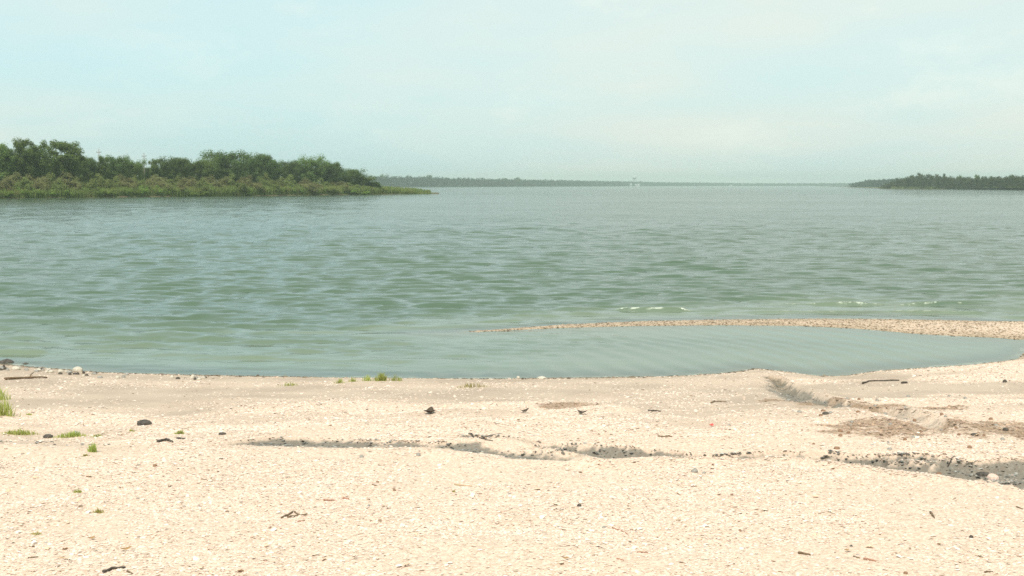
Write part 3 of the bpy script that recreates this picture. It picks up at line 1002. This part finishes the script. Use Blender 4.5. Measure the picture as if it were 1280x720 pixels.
for px, wpx, hpx, lab in ((787.5, 5, 1.6, 'small white flat building left of the water tower foot'), (797, 6, 1.2, 'long white low building right of the water tower foot'),
                          (914, 3, 0.3, 'faint white building on the farthest shore')):
    Db = 3060 if px < 850 else 3480
    X, Y, _ = at_dist(px, 231, Db)
    w, h = wpx * Db / FPX, hpx * Db / FPX + 2.3
    b = bpy.data.objects.new('white_building', None); COL.objects.link(b); b.location = (X, Y, 0.3); tag(b, lab, 'building', 'white buildings on the far shore')
    link('wall', mesh_py('wall', *box(-w / 2, w / 2, 0, 9, -0.5, h * 0.78), M_PALE), b)
    V = np.array([(-w / 2 - .4, -.5, h * .78), (w / 2 + .4, -.5, h * .78), (w / 2 + .4, 9.5, h * .78), (-w / 2 - .4, 9.5, h * .78), (-w / 2 - .4, 4.5, h), (w / 2 + .4, 4.5, h)])
    link('roof', mesh_py('roof', V, [(0, 1, 5, 4), (2, 3, 4, 5), (1, 2, 5), (3, 0, 4), (3, 2, 1, 0)], M_ROOF), b)
    for q in range(4):
        xx = -w / 2 + w * (q + 0.5) / 4
        link('window', mesh_py('window', *box(xx - .8, xx + .8, -0.08, 0.04, h * .3, h * .55), M_GLASS), b)

# utility poles on the left bank
M_POLE = simple_mat('weathered_pole', (0.22, 0.20, 0.18), 0.2, 4, 0.9, 0.01)
for px, py, lab in ((125, 186, 'thin taller utility pole right of the tall grove'), (181.5, 191, 'thin shorter utility pole in the dip of the treeline')):
    X, Y, Z = bank_place(px, 27)
    top = at_dist(px, py, Y)[2] - Z
    u = bpy.data.objects.new('utility_pole', None); COL.objects.link(u); u.location = (X, Y, Z); tag(u, lab, 'utility pole', 'poles on the left bank')
    link('pole', mesh_py('pole', *tube([(0, 0, -0.5), (0, 0, top)], [0.10, 0.06], 8), M_POLE, True), u)
    link('crossarm', mesh_py('crossarm', *box(-0.45, 0.45, -0.05, 0.05, top - 0.72, top - 0.63), M_POLE), u)
    for q in (-0.4, 0.4):
        V, F = lathe([(0.05, top - 0.6), (0.08, top - 0.5), (0.05, top - 0.4)], 8); V[:, 0] += q
        link('insulator', mesh_py('insulator', V, F, M_PALE, True), u)

# ------------------------------------------------------------------ shell gravel
k = Mat('bleached_shell')
cc = k.attr('tint', 'Color')
MAT_SHELL = k.surf(k.principled(cc, 0.7, None, 0.3))
PAL = np.array([[.75, .62, .51], [.73, .585, .465], [.705, .55, .43], [.67, .505, .385], [.77, .68, .59], [.65, .52, .42], [.45, .36, .27], [.70, .48, .36], [.36, .33, .30], [.30, .20, .13]])
PAL = PAL * [0.985, 0.97, 0.98]
PW = np.array([.22, .24, .17, .08, .14, .06, .02, .025, .007, .004]); PW /= PW.sum()


def shell_sheet(X, Y, size, rs, tint_mul=None, bury=0.0):
    n = len(X)
    z = fields(X, Y)[0]
    K = 6
    ang = np.arange(K) * 2 * math.pi / K + rs.random((n, 1)) * 6.28
    rr = size[:, None] * (0.72 + 0.5 * rs.random((n, K)))
    asp = (0.55 + 0.45 * rs.random((n, 1)))
    lx, ly = np.cos(ang) * rr, np.sin(ang) * rr * asp
    lz = np.zeros_like(lx)
    dome = size * (0.12 + 0.22 * rs.random(n)) * np.where(rs.random(n) < 0.7, 1, -0.8)
    L = np.concatenate([np.stack([lx, ly, lz], 2), np.stack([np.zeros(n), np.zeros(n), dome], 1)[:, None, :]], 1)
    # random tilt
    az = rs.random(n) * 6.283; tl = np.abs(rs.normal(size=n)) * 0.15
    ca, sa, ct, st = np.cos(az), np.sin(az), np.cos(tl), np.sin(tl)
    x1 = L[..., 0] * ca[:, None] - L[..., 1] * sa[:, None]; y1 = L[..., 0] * sa[:, None] + L[..., 1] * ca[:, None]
    y2 = y1 * ct[:, None] - L[..., 2] * st[:, None]; z2 = y1 * st[:, None] + L[..., 2] * ct[:, None]
    az2 = rs.random(n) * 6.283; cb, sb = np.cos(az2)[:, None], np.sin(az2)[:, None]
    x3, y3 = x1 * cb - y2 * sb, x1 * sb + y2 * cb
    V = np.stack([x3 + X[:, None], y3 + Y[:, None], z2 + (z + size * (bury + 0.35 * np.maximum(0, -dome / size) + 0.8 * st))[:, None]], 2).reshape(-1, 3)
    i = np.arange(n)[:, None] * 7
    F = np.concatenate([i + np.array([[j, (j + 1) % K, K]]) for j in range(K)])
    c = PAL[rs.choice(len(PAL), n, p=PW)] * (0.92 + 0.14 * rs.random((n, 1)))
    if tint_mul is not None: c = c * tint_mul
    return V, F, np.repeat(np.clip(c, 0, 0.88), 7, 0)


rs = np.random.default_rng(5)
N = 700000
Y = 5.4 + 11.6 * rs.random(N) ** 0.95
X = (rs.random(N) * 2 - 1) * (0.40 * Y + 0.9)
q = fields(X, Y)
dens = np.clip(q[2], 0, 1) * 0.62 * (0.25 + 0.9 * sstep(fbm(X * 1.4, Y * 1.4, 111, 4), 0.32, 0.58))
dens = dens * (1 - 0.25 * sstep(Y, 5.8, 11) * 0) * (q[0] > -0.01)
kp = rs.random(N) < dens * np.interp(Y, [5, 8, 11, 17], [0.95, 0.85, 0.6, 0.5])
X, Y = X[kp], Y[kp]
br_, wt_, md_ = q[4][kp], q[5][kp], q[3][kp]
size = 0.0046 + 0.0042 * rs.random(len(X)) ** 1.6 + 0.006 * (rs.random(len(X)) < 0.07)
size *= np.interp(Y, [5, 8, 12, 17], [0.95, 1.05, 1.35, 1.5])
mul = (1 - 0.62 * br_[:, None] * np.array([.85, 1, 1.1])) * (1 - 0.35 * wt_[:, None]) * (1 - 0.45 * np.clip(md_, 0, 1)[:, None])
V, F, C = shell_sheet(X, Y, size, rs, mul)
tag(link('shell_gravel', mesh_np('shell_gravel', V, F, MAT_SHELL, {'tint': C})), 'crushed pale shells and shell grit covering the beach', 'shell gravel', kind='stuff')


N = 60000
X = nearW[0, 0] + (9.5 - nearW[0, 0]) * rs.random(N); Y = 17.6 + 6 * rs.random(N)
q = fields(X, Y)
kp = (Y > Ys(X) - 0.2) & (q[0] > -0.012) & (rs.random(N) < 0.75)
X, Y = X[kp], Y[kp]
size = 0.009 + 0.013 * rs.random(len(X)) ** 1.7
darkish = rs.random(len(X)) < 0.3
mul = np.where(darkish[:, None], np.array([[.32, .28, .22]]), np.array([[.66, .63, .53]])) * (1 - 0.30 * q[5][kp][:, None])
V, F, C = shell_sheet(X, Y, size, rs, mul)
tag(link('spit_gravel', mesh_np('spit_gravel', V, F, MAT_SHELL, {'tint': C})), 'wet shells and pebbles covering the spit between pool and lake', 'gravel', kind='stuff')

# wrack: dark bits left along the waterline and in the mud lines
N = 9000
X = -9 + 17 * rs.random(N)
Y = Ys(X) - 0.13 + rs.normal(size=N) * 0.08
q = fields(X, Y)
kp = (q[0] > 0.004) & (rs.random(N) < np.clip((fbm(X * 1.1, Y * 0, 121, 3) - 0.35) * 2.2 + 0.6 * (X > 0.1) * (X < 3.2), 0.1, 1) * 0.9)
X, Y = X[kp], Y[kp]
X2 = rs.random(90000) * 11 - 5.5; Y2 = 8.3 + 6.5 * rs.random(90000)
q2 = fields(X2, Y2); k2 = rs.random(90000) < np.maximum(np.clip(q2[3], 0, 1) ** 2 * 0.8, q2[4] ** 1.5 * 0.6)
X2, Y2 = X2[k2], Y2[k2]
# dark bits along the cut upper edge of each rut
ex, ey = [], []
for P, hw, dep, m, ax in RUTS:
    if ax: continue
    L = P[-1, 0] - P[0, 0]
    for _ in range(int(abs(L) * 150 * m)):
        x = P[0, 0] + L * rs.random()
        ex.append(x); ey.append(np.interp(x, P[:, 0], P[:, 1]) + np.interp(x, P[:, 0], hw) * (0.75 + 0.2 * rs.normal()))
X2 = np.concatenate([X2, ex]); Y2 = np.concatenate([Y2, ey])
q2 = fields(X2, Y2); k2 = np.ones(len(X2), bool)
V1, F1, C1 = shell_sheet(X, Y, 0.010 + 0.018 * rs.random(len(X)) ** 2, rs)
V2, F2, C2 = shell_sheet(X2, Y2, 0.006 + 0.011 * rs.random(len(X2)) ** 2.5, rs)
C1 = np.repeat(np.array([[.16, .12, .08]]) * (0.4 + 1.2 * rs.random((len(X), 1))), 7, 0)
C2 = np.repeat(np.where(q2[4][k2][:, None] > q2[3][k2][:, None], np.array([[.30, .20, .13]]), np.array([[.17, .165, .15]])) * (0.4 + 1.9 * rs.random((len(X2), 1)) ** 1.5), 7, 0)
tag(link('wrack_debris', mesh_np('wrack_debris', np.vstack([V1, V2]), np.vstack([F1, F2 + len(V1)]), MAT_SHELL, {'tint': np.vstack([C1, C2])})),
    'dark broken bits of wrack along the waterline and dark bits along the grey ruts', 'debris', kind='stuff')


# whole shells lying loose: the largest ones, each its own thing
def clam(seed, r=1.0):
    rs = np.random.default_rng(seed)
    nr, na = 4, 11
    V, F = [(0, -0.62 * r, 0.16 * r)], []
    for i in range(1, nr + 1):
        f = i / nr
        for j in range(na):
            a = R(-12) + (math.pi + R(24)) * j / (na - 1)
            rad = r * f * (1 + 0.06 * math.sin(j * 2.3) + 0.03 * rs.normal())
            rib = 0.05 * r * (j % 2) * f
            V.append((math.cos(a) * rad * 0.95, -0.62 * r + (math.sin(a) * rad * 1.18 + 0.1 * r * f), r * 0.42 * math.sin(math.pi * min(1, 0.25 + 0.75 * f)) * (1 - 0.25 * abs(j - 5) / 5) + rib))
    for j in range(na - 1):
        F.append((0, 1 + j, 2 + j))
    for i in range(nr - 1):
        for j in range(na - 1):
            a = 1 + i * na + j
            F.append((a, a + na, a + na + 1, a + 1))
    return np.array(V, float), F


M_CLAMS = [simple_mat('cream_shell', (.78, .68, .53), 0.12, 60, 0.6, 0.001), simple_mat('peach_shell', (.72, .52, .36), 0.15, 60, 0.6, 0.001), simple_mat('white_shell', (.76, .69, .60), 0.06, 60, 0.55, 0.001)]
CL = [mesh_py('valve', *clam(300 + i), M_CLAMS[i % 3], True) for i in range(6)]
CLAB = ['cream half shell lying loose on the shell beach', 'peach half shell lying loose on the shell beach', 'white half shell lying loose on the shell beach']
rs = np.random.default_rng(66)
cnt = 0
while cnt < 170:
    Y = 5.9 + 8.5 * rs.random() ** 1.3; X = (rs.random() * 2 - 1) * 0.365 * Y
    zq, sq, shq, mq, _, _ = [float(v[0]) for v in fields(np.array([X]), np.array([Y]))]
    if shq < 0.4 or mq > 0.3: continue
    s = 0.011 + 0.010 * rs.random() ** 1.5
    o = link('loose_shell', CL[cnt % 6], None, (X, Y, zq + s * 0.25), (rs.normal() * 0.3, rs.normal() * 0.3, rs.random() * 6.28), (s, s, s))
    tag(o, CLAB[cnt % 3], 'shell', ('cream', 'peach', 'white')[cnt % 3] + ' half shells on the beach')
    cnt += 1


# ------------------------------------------------------------------ stones
def rock(seed, rx, ry, rz, rough=0.16, n=2):
    import bmesh
    bm = bmesh.new()
    bmesh.ops.create_icosphere(bm, subdivisions=n, radius=1.0)
    rs = np.random.default_rng(seed)
    dirs = rs.normal(size=(7, 3)); dirs /= np.linalg.norm(dirs, axis=1)[:, None]
    cut = 0.72 + 0.25 * rs.random(7)
    for v in bm.verts:
        p = np.array(v.co)
        for d_, c_ in zip(dirs, cut):
            q = p @ d_
            if q > c_: p = p - d_ * (q - c_) * 0.85
        p = p * (1 + rs.normal() * rough * 0.25)
        v.co = (p[0] * rx, p[1] * ry, p[2] * rz)
    me = bpy.data.meshes.new('stone')
    bm.to_mesh(me); bm.free()
    return me


M_RDARK = simple_mat('dark_wet_stone', (0.07, 0.06, 0.05), 0.4, 25, 0.7, 0.006)
M_RGREY = simple_mat('grey_stone', (0.26, 0.245, 0.22), 0.35, 20, 0.8, 0.006)
M_RPALE = simple_mat('pale_stone', (0.50, 0.45, 0.37), 0.15, 20, 0.8, 0.006)
M_RPINK = simple_mat('pinkish_stone', (0.58, 0.43, 0.36), 0.12, 20, 0.8, 0.006)
M_RBRN = simple_mat('brown_stone', (0.22, 0.13, 0.08), 0.3, 20, 0.8, 0.006)


def mpp(Y): return Y / FPX        # metres per photo pixel across the view


def put_stone(px, py, wpx, hpx, mat, label, seed, cat='stone', name='stone', group=None, sink=0.3):
    X, Y, Z = on_ground(px, py)
    rx = wpx * 0.5 * mpp(Y); rz = max(hpx * 0.62 * mpp(Y), 0.006)
    me = rock(seed, rx, rx * (0.75 + 0.3 * random.random()), rz)
    me.materials.append(mat)
    o = link(name, me, None, (X, Y, Z + rz * (1 - 2 * sink) * 0.6), (0, 0, random.uniform(-0.3, 0.3)))
    return tag(o, label, cat, group)


put_stone(180, 531, 21, 9, M_RDARK, 'dark brown domed stone alone on pale sand, left of centre', 1)
put_stone(1241, 588, 16, 11, M_RPINK, 'pinkish white rounded stone in the grey rut by the right edge', 2)
put_stone(1174, 582, 9, 7, M_RBRN, 'brown pebble on the edge of the grey rut, left of the pinkish stone', 3)
put_stone(1230, 580, 20, 7, M_RDARK, 'flat dark stone lying against the pinkish stone', 4)
put_stone(60, 547, 13, 6, M_RDARK, 'dark low stone in the weeds near the left edge', 5)
put_stone(95, 543, 11, 6, M_RGREY, 'small grey stone in the green weed line', 6)
put_stone(278, 543, 11, 4, M_RDARK, 'small flat dark pebble right of the domed stone', 7)
put_stone(1214, 672, 6, 5, M_RDARK, 'tiny dark round pebble in the lower right foreground', 8)
put_stone(1132, 717, 6, 4, M_RBRN, 'tiny brown pebble at the bottom edge, right side', 9)
put_stone(97, 464, 13, 8, M_RPALE, 'whitish rock at the waterline, rightmost of the left edge rocks', 10)
put_stone(55, 456, 11, 7, M_RGREY, 'grey rock at the waterline between dark and whitish rocks', 11)
put_stone(9, 454, 22, 8, M_RDARK, 'largest dark rock at the waterline by the left edge', 12)
put_stone(32, 456, 10, 5, M_RDARK, 'small dark rock right of the largest rock at the left waterline', 13)
put_stone(66, 457, 7, 7, M_RDARK, 'upright dark rock at the left waterline', 14)
put_stone(20, 462, 12, 6, M_RPALE, 'pale rock above the driftwood at the left edge', 15)
put_stone(48, 464, 8, 5, M_RPALE, 'small pale rock behind the driftwood tip', 16)
put_stone(87, 466, 8, 4, M_RGREY, 'small grey rock in front of the whitish waterline rock', 17)
put_stone(1046, 572, 8, 5, M_RBRN, 'small brown pebble where the right rut begins', 18)
put_stone(1032, 518, 9, 5, M_RDARK, 'dark pebble below the diagonal grey rut', 19)
put_stone(755, 402, 10, 5, M_RDARK, 'dark pebble on the spit near its thin end', 20)
put_stone(1087, 398, 8, 4, M_RDARK, 'dark stone on the lake side of the spit', 21)
put_stone(677, 473, 13, 4, M_RPALE, 'pale flat stone at the pool edge, centre of the waterline', 22)
put_stone(648, 472, 5, 5, M_RPALE, 'tiny pale upright stone in the shallows at the waterline', 23)
put_stone(1256, 478, 6, 5, M_RDARK, 'small dark stone at the upper right of the beach', 24)
put_stone(1257, 538, 8, 5, M_RDARK, 'dark stone on the brown gravel by the right edge', 25)
put_stone(1218, 545, 10, 5, M_RDARK, 'dark stone at the left of the brown gravel patch', 26)
rs = np.random.default_rng(71)
for i in range(46):
    px = rs.random() ** 1.5 * 260; py = np.interp(px, [0, 60, 130, 260], [458, 462, 468, 471]) + rs.random() * 5
    put_stone(px, py, 3.5 + 4 * rs.random(), 3 + 2 * rs.random(), (M_RGREY, M_RPALE, M_RDARK)[i % 3],
              ('grey', 'pale', 'dark')[i % 3] + ' small pebble among the rocks along the left waterline', 100 + i, 'pebble', 'pebble', ('grey', 'pale', 'dark')[i % 3] + ' pebbles on the left waterline')
for i in range(40):
    px = 990 + 270 * rs.random(); py = 495 + 70 * rs.random()
    put_stone(px, py, 3.5 + 3 * rs.random(), 3 + 1.5 * rs.random(), (M_RBRN, M_RGREY)[i % 2],
              ('brown', 'grey')[i % 2] + ' small pebble in the broken ground on the right of the beach', 200 + i, 'pebble', 'pebble', ('brown', 'grey')[i % 2] + ' pebbles on the right of the beach')

# ------------------------------------------------------------------ sticks, leaves and scraps
M_WOOD = simple_mat('weathered_driftwood', (0.17, 0.115, 0.07), 0.35, 40, 0.9, 0.003)
M_WGREY = simple_mat('dark_wet_wood', (0.075, 0.062, 0.05), 0.35, 40, 0.8, 0.003)
M_WPALE = simple_mat('pale_dry_stick', (0.50, 0.36, 0.22), 0.2, 40, 0.9, 0.002)
M_RED = simple_mat('red_plastic', (0.75, 0.10, 0.09), 0.1, 30, 0.45, 0.001)
M_REDWD = simple_mat('reddish_twig_bark', (0.34, 0.17, 0.11), 0.2, 40, 0.8, 0.002)
M_LEAFD = simple_mat('dry_leaf', (0.36, 0.22, 0.10), 0.25, 40, 0.85, 0.002)
M_LEAFK = simple_mat('dark_dead_leaf', (0.075, 0.055, 0.04), 0.25, 40, 0.8, 0.002)


def put_stick(pts, rpx, mat, label, seed, cat='stick', name='stick', fork=None, lift=0.6):
    rs = np.random.default_rng(seed)
    P0 = [on_ground(*p) for p in pts]
    c = np.mean(P0, 0)
    c[2] = P0[0][2]
    r = rpx * 0.85 * mpp(P0[0][1])
    path = []
    for a, b in zip(P0[:-1], P0[1:]):
        for f in np.linspace(0, 1, 5)[:-1]:
            x, y = a[0] + (b[0] - a[0]) * f, a[1] + (b[1] - a[1]) * f
            path.append((x + rs.normal() * r * 0.35, y + rs.normal() * r * 0.35, height(x, y) + r * lift + rs.random() * r * 0.5))
    path.append((P0[-1][0], P0[-1][1], P0[-1][2] + r * lift))
    path = np.array(path) - c
    n = len(path)
    rad = r * (1 - 0.45 * np.linspace(0, 1, n)) * (0.85 + 0.3 * rs.random(n))
    parts = [tube(path, rad, 7)]
    if fork:
        i = int(n * fork)
        d = path[min(i + 1, n - 1)] - path[i]; d /= np.linalg.norm(d)
        sd = np.array([-d[1], d[0], 0.35])
        L = np.linalg.norm(path[-1] - path[0]) * 0.25
        parts.append(tube([path[i], path[i] + (d * 0.6 + sd) * L * 0.5, path[i] + (d * 0.9 + sd) * L], [r * 0.6, r * 0.45, r * 0.2], 5))
    V, F = join(parts)
    return tag(link(name, mesh_py(name, V, F, mat, True), None, tuple(c)), label, cat)


put_stick([(6, 475), (30, 473.5), (59, 473)], 2.2, M_WOOD, 'long brown driftwood branch lying below the rocks at the left edge', 1, 'driftwood', 'driftwood', 0.6)
put_stick([(1078, 480), (1086, 477), (1124, 476)], 1.5, M_WGREY, 'dark bent driftwood stick at the pool edge on the right', 2, 'driftwood', 'driftwood')
put_stick([(1126, 479.5), (1134, 479)], 1.8, M_WGREY, 'short dark stick just right of the bent driftwood', 3)
put_stick([(810, 514), (826, 514.5)], 1.3, M_WGREY, 'short dark stick on smooth sand right of centre', 4)
put_stick([(889, 504), (893, 502), (908, 502.5)], 1.2, M_WOOD, 'hooked thin twig on the smooth sand right of centre', 5, 'twig', 'twig')
put_stick([(822, 547), (840, 546.5)], 1.4, M_WOOD, 'brown twig on the shell bank above the darkest rut', 6, 'twig', 'twig')
put_stick([(586, 547), (602, 549), (616, 550)], 1.4, M_WGREY, 'dark twig beside the grey rut in the middle of the beach', 7, 'twig', 'twig', 0.5)
put_stick([(198, 553), (207, 551), (216, 553)], 2.4, M_WGREY, 'short thick dark stick below the domed stone', 8)
put_stick([(221, 549.5), (232, 549)], 1.6, M_WGREY, 'small dark stick right of the thick dark stick', 9)
put_stick([(130, 716), (140, 712), (157, 710.5)], 2.6, M_WGREY, 'dark curved stick in the bottom left foreground', 10)
put_stick([(159, 715), (166, 718)], 1.6, M_WOOD, 'little brown twig right of the dark curved stick', 11, 'twig', 'twig')
put_stick([(35, 698), (48, 696.5)], 1.2, M_WOOD, 'thin brown twig in the lower left corner', 12, 'twig', 'twig')
put_stick([(72, 698), (85, 698.5)], 1.0, M_WPALE, 'pale short twig in the lower left corner', 13, 'twig', 'twig')
put_stick([(568, 606), (590, 608)], 1.2, M_WPALE, 'pale thin stick in the middle of the foreground', 14)
put_stick([(797, 691), (810, 691.5)], 1.3, M_REDWD, 'short reddish twig in the bottom foreground, right of centre', 15, 'twig', 'twig')
put_stick([(771, 699), (780, 701)], 1.2, M_REDWD, 'reddish twig just below the short reddish twig', 16, 'twig', 'twig')
put_stick([(765, 660), (785, 668)], 1.0, M_REDWD, 'thin slanting reddish twig in the foreground right of centre', 17, 'twig', 'twig')
put_stick([(998, 692), (1013, 694.5)], 1.9, M_WOOD, 'brown stick piece in the lower right foreground', 18)
put_stick([(1080, 699.5), (1095, 702)], 1.7, M_REDWD, 'red-brown stick in the lower right foreground', 19)
put_stick([(1067, 696), (1075, 698)], 1.2, M_WOOD, 'tiny brown twig left of the red-brown stick', 20, 'twig', 'twig')
put_stick([(1163, 642), (1168, 648)], 1.8, M_WOOD, 'small brown stick tilted in the right foreground', 21)
put_stick([(1231, 716), (1241, 715)], 1.5, M_WOOD, 'brown twig at the bottom right corner', 22, 'twig', 'twig')
put_stick([(1180, 574.5), (1194, 573.5)], 1.3, M_WGREY, 'dark thin stick behind the right grey rut', 23)
put_stick([(1270, 634), (1279, 637)], 1.2, M_WOOD, 'thin twig at the right edge below the rut', 24, 'twig', 'twig')
put_stick([(352, 648), (366, 640), (376, 645)], 1.7, M_WOOD, 'broken brown bark strip, left one of a small pile', 25, 'bark', 'bark_strip')
put_stick([(360, 647), (384, 643)], 1.5, M_WOOD, 'broken brown bark strip lying across the small pile', 26, 'bark', 'bark_strip')
put_stick([(372, 653), (381, 651)], 1.3, M_REDWD, 'reddish bark strip below the small bark pile', 27, 'bark', 'bark_strip')
put_stick([(405, 626), (419, 626)], 1.4, M_REDWD, 'reddish brown twig above the bark pile', 28, 'twig', 'twig')
put_stick([(429, 624), (436, 624.5)], 2.0, M_REDWD, 'short thick reddish twig right above the bark pile', 29, 'twig', 'twig')
for i, (px, py, w, lab) in enumerate(((472, 603, 4, 'tiny brown pebble above the bark pile, centre left'), (493, 613.5, 4, 'tiny brown pebble right of the reddish twigs'),
                                      (461, 632.5, 4, 'tiny brown pebble right of the bark pile'), (464, 652, 4, 'tiny brown pebble below and right of the bark pile'),
                                      (925, 664, 5, 'tiny brown pebble in the foreground, right of the slanting twig'), (755, 660, 5, 'ochre pebble at the upper end of the slanting twig'),
                                      (724, 633, 6, 'brown pebble in the foreground below the darkest rut'), (194, 583, 6, 'reddish brown pebble in the left foreground'),
                                      (452, 572, 6, 'brown pebble below the left grey rut'), (523, 569.5, 6, 'reddish pebble below the middle grey rut'),
                                      (868, 590, 9, 'grey pebble in the foreground right of the darkest rut'), (880, 592, 5, 'tiny dark pebble beside the grey foreground pebble'),
                                      (1064, 683, 4, 'tiny dark pebble above the tiny brown twig'), (915, 619, 4, 'tiny brown pebble right of centre, mid foreground'))):
    put_stone(px, py, w, w * 0.75, (M_RBRN, M_RBRN, M_RGREY)[i % 3] if 'grey' not in lab and 'dark' not in lab else M_RGREY if 'grey' in lab else M_RDARK, lab, 300 + i, 'pebble', 'pebble')


def put_leaf(px, py, lpx, wpx, mat, label, rz, seed, curl=0.5, name='dead_leaf', lobes=1):
    rs = np.random.default_rng(seed)
    X, Y, Z = on_ground(px, py)
    L, W = lpx * mpp(Y), wpx * mpp(Y)
    parts = []
    for b in range(lobes):
        V, F = [], []
        n = 9
        for i in range(n):
            t = i / (n - 1)
            w = W * 0.5 * (math.sin(math.pi * min(1, t * 0.93 + 0.05)) ** 0.8 + 0.04)
            zc = curl * L * (abs(t - 0.45) ** 1.6) * 1.3
            for s, zz in ((-1, 0.25 * w), (0, 0), (1, 0.25 * w)):
                V.append(((t - 0.5) * L, s * w * (1 + 0.12 * rs.normal()), zc + zz + 0.004))
        for i in range(n - 1):
            for j in range(2):
                a = i * 3 + j
                F.append((a, a + 1, a + 4, a + 3))
        V = np.array(V)
        if b:
            ca, sa = math.cos(b * 1.2), math.sin(b * 1.2)
            V = np.stack([V[:, 0] * ca - V[:, 1] * sa, V[:, 0] * sa + V[:, 1] * ca, V[:, 2] * (1 + 0.4 * b) + 0.004 * b], 1)
        parts.append((V, F))
    V, F = join(parts)
    o = link(name, mesh_py(name, V, F, mat, True), None, (X, Y, Z + 0.004), (0.15, 0.05, rz))
    so = o.modifiers.new('thickness', 'SOLIDIFY'); so.thickness = 0.0015
    return tag(o, label, 'leaf')


put_leaf(537, 517, 15, 9, M_LEAFK, 'dark curled dead leaf with raised tips on the sand, centre', 0.1, 1, 0.45, lobes=2)
put_leaf(157, 689, 15, 6, M_LEAFD, 'tan curled dry leaf above the dark curved stick', 0.6, 2, 0.5)
put_leaf(114, 675, 10, 5, M_LEAFD, 'small tan dry leaf left of the curled leaf', 0.8, 3, 0.5)
put_leaf(889, 533.5, 6, 5, M_RED, 'tiny bright red scrap on the sand right of centre', 0.9, 4, 0.9, name='red_scrap')['category'] = 'litter'
put_leaf(1058, 690, 7, 4, M_LEAFD, 'small brown dry leaf in the right foreground', 0.3, 5, 0.5)
put_leaf(707, 700, 9, 4, M_LEAFD, 'small brown dry leaf at the bottom, centre right', 0.2, 6, 0.4)
put_leaf(655, 516, 12, 7, M_LEAFK, 'dark crumpled leaf left of the sand hummock, right of centre', 0.5, 7, 0.8)
put_leaf(728, 518, 13, 8, M_LEAFK, 'brown crumpled leaf on the sand hummock right of centre', -0.3, 8, 0.7)

# ------------------------------------------------------------------ grass on the beach
M_GRASS = leaf_mat('beach_grass', (0.34, 0.40, 0.11), (0.52, 0.55, 0.19), (0.52, 0.49, 0.20), 0.45)
M_GRASSY = leaf_mat('yellow_grass', (0.30, 0.27, 0.09), (0.42, 0.37, 0.13), (0.36, 0.34, 0.12), 0.3)


def put_tuft(px, py, wpx, hpx, nb, label, seed, mat=M_GRASS, cat='grass tuft', name='grass_tuft', bend=0.6, deep=0.5):
    rs = np.random.default_rng(seed)
    X, Y, Z = on_ground(px, py)
    u = rs.normal(size=nb) * 0.22
    x = X + u * wpx * mpp(Y); y = Y + rs.normal(size=nb) * 0.22 * wpx * mpp(Y) * deep
    z = fields(x, y)[0]
    V, F, tone = blades(np.stack([x - X, y - Y, z - Z - 0.004], 1), np.full(nb, hpx * mpp(Y)) * np.exp(-(u / 0.5) ** 2), 0.0028 + 0.0001 * hpx, rs, bend)
    return tag(link(name, mesh_np(name, V, F, mat, {'tone': tone}), None, (X, Y, Z)), label, cat)


put_tuft(477, 476, 22, 13, 110, 'tallest bright green grass tuft standing at the waterline, centre left', 1)
put_tuft(459, 476, 16, 9, 50, 'shorter green tuft touching the left of the tallest waterline tuft', 21)
put_tuft(495, 476, 16, 10, 50, 'shorter green tuft touching the right of the tallest waterline tuft', 22)
put_tuft(441, 477, 14, 7, 40, 'sparse green grass blades left of the waterline tufts', 2)
put_tuft(425, 479, 16, 8, 40, 'sparse slanting grass at the left end of the waterline grass', 23)
put_tuft(362, 482, 26, 6, 60, 'thin low grass on damp sand left of the waterline tuft', 3)
put_tuft(590, 484, 44, 7, 90, 'dry yellowish grass on damp sand right of the waterline tuft', 4, M_GRASSY)
put_tuft(4, 519, 38, 25, 75, 'tall pale green grass clump cut by the left edge', 5)
put_tuft(0, 500, 28, 20, 40, 'upper green grass clump at the left edge', 6)
put_tuft(37, 519, 12, 4, 40, 'tiny grass sprig right of the left edge clump', 7)
put_tuft(25, 543, 50, 8, 220, 'low green weeds at the left edge of the weed line', 8, deep=0.35)
put_tuft(88, 546, 46, 8, 220, 'low green weeds in the middle of the weed line', 9, deep=0.35)
put_tuft(122, 546, 18, 5, 70, 'last small patch of weeds at the right of the weed line', 10)
put_tuft(116, 565, 13, 14, 70, 'upright green sprig below the weed line', 11)
put_tuft(107, 570, 12, 4, 40, 'yellow green moss-like patch by the upright sprig', 12, M_GRASSY)
put_tuft(164, 539, 12, 4, 50, 'tiny green patch below the domed stone', 13)
put_tuft(225, 543, 16, 7, 70, 'small green sprig right of the domed stone', 14)
put_tuft(97, 616, 14, 6, 60, 'small green seedling in the left foreground', 15)
put_tuft(123, 641, 18, 7, 60, 'small yellowish green seedling in the left foreground', 16, M_GRASSY)
put_tuft(46, 668, 18, 5, 40, 'faint thin grass in the lower left foreground', 17, M_GRASSY)
put_tuft(567, 615, 8, 4, 30, 'tiny yellow green sprig in the middle foreground', 18, M_GRASSY)

# ------------------------------------------------------------------ hazy air over the lake
V, F = box(-4800, 4800, -700, 4750, -3.6, 34)
k = Mat('haze_air')
pv_ = k.n('ShaderNodeVolumePrincipled')
pv_.inputs['Color'].default_value = (0.66, 0.77, 0.74, 1)
pv_.inputs['Density'].default_value = 0.00031
pv_.inputs['Anisotropy'].default_value = 0.2
k.t.links.new(pv_.outputs[0], k.out.inputs['Volume'])
tag(link('haze', mesh_py('haze', V, F, k.m)), 'thin bright haze over the lake', kind='stuff')
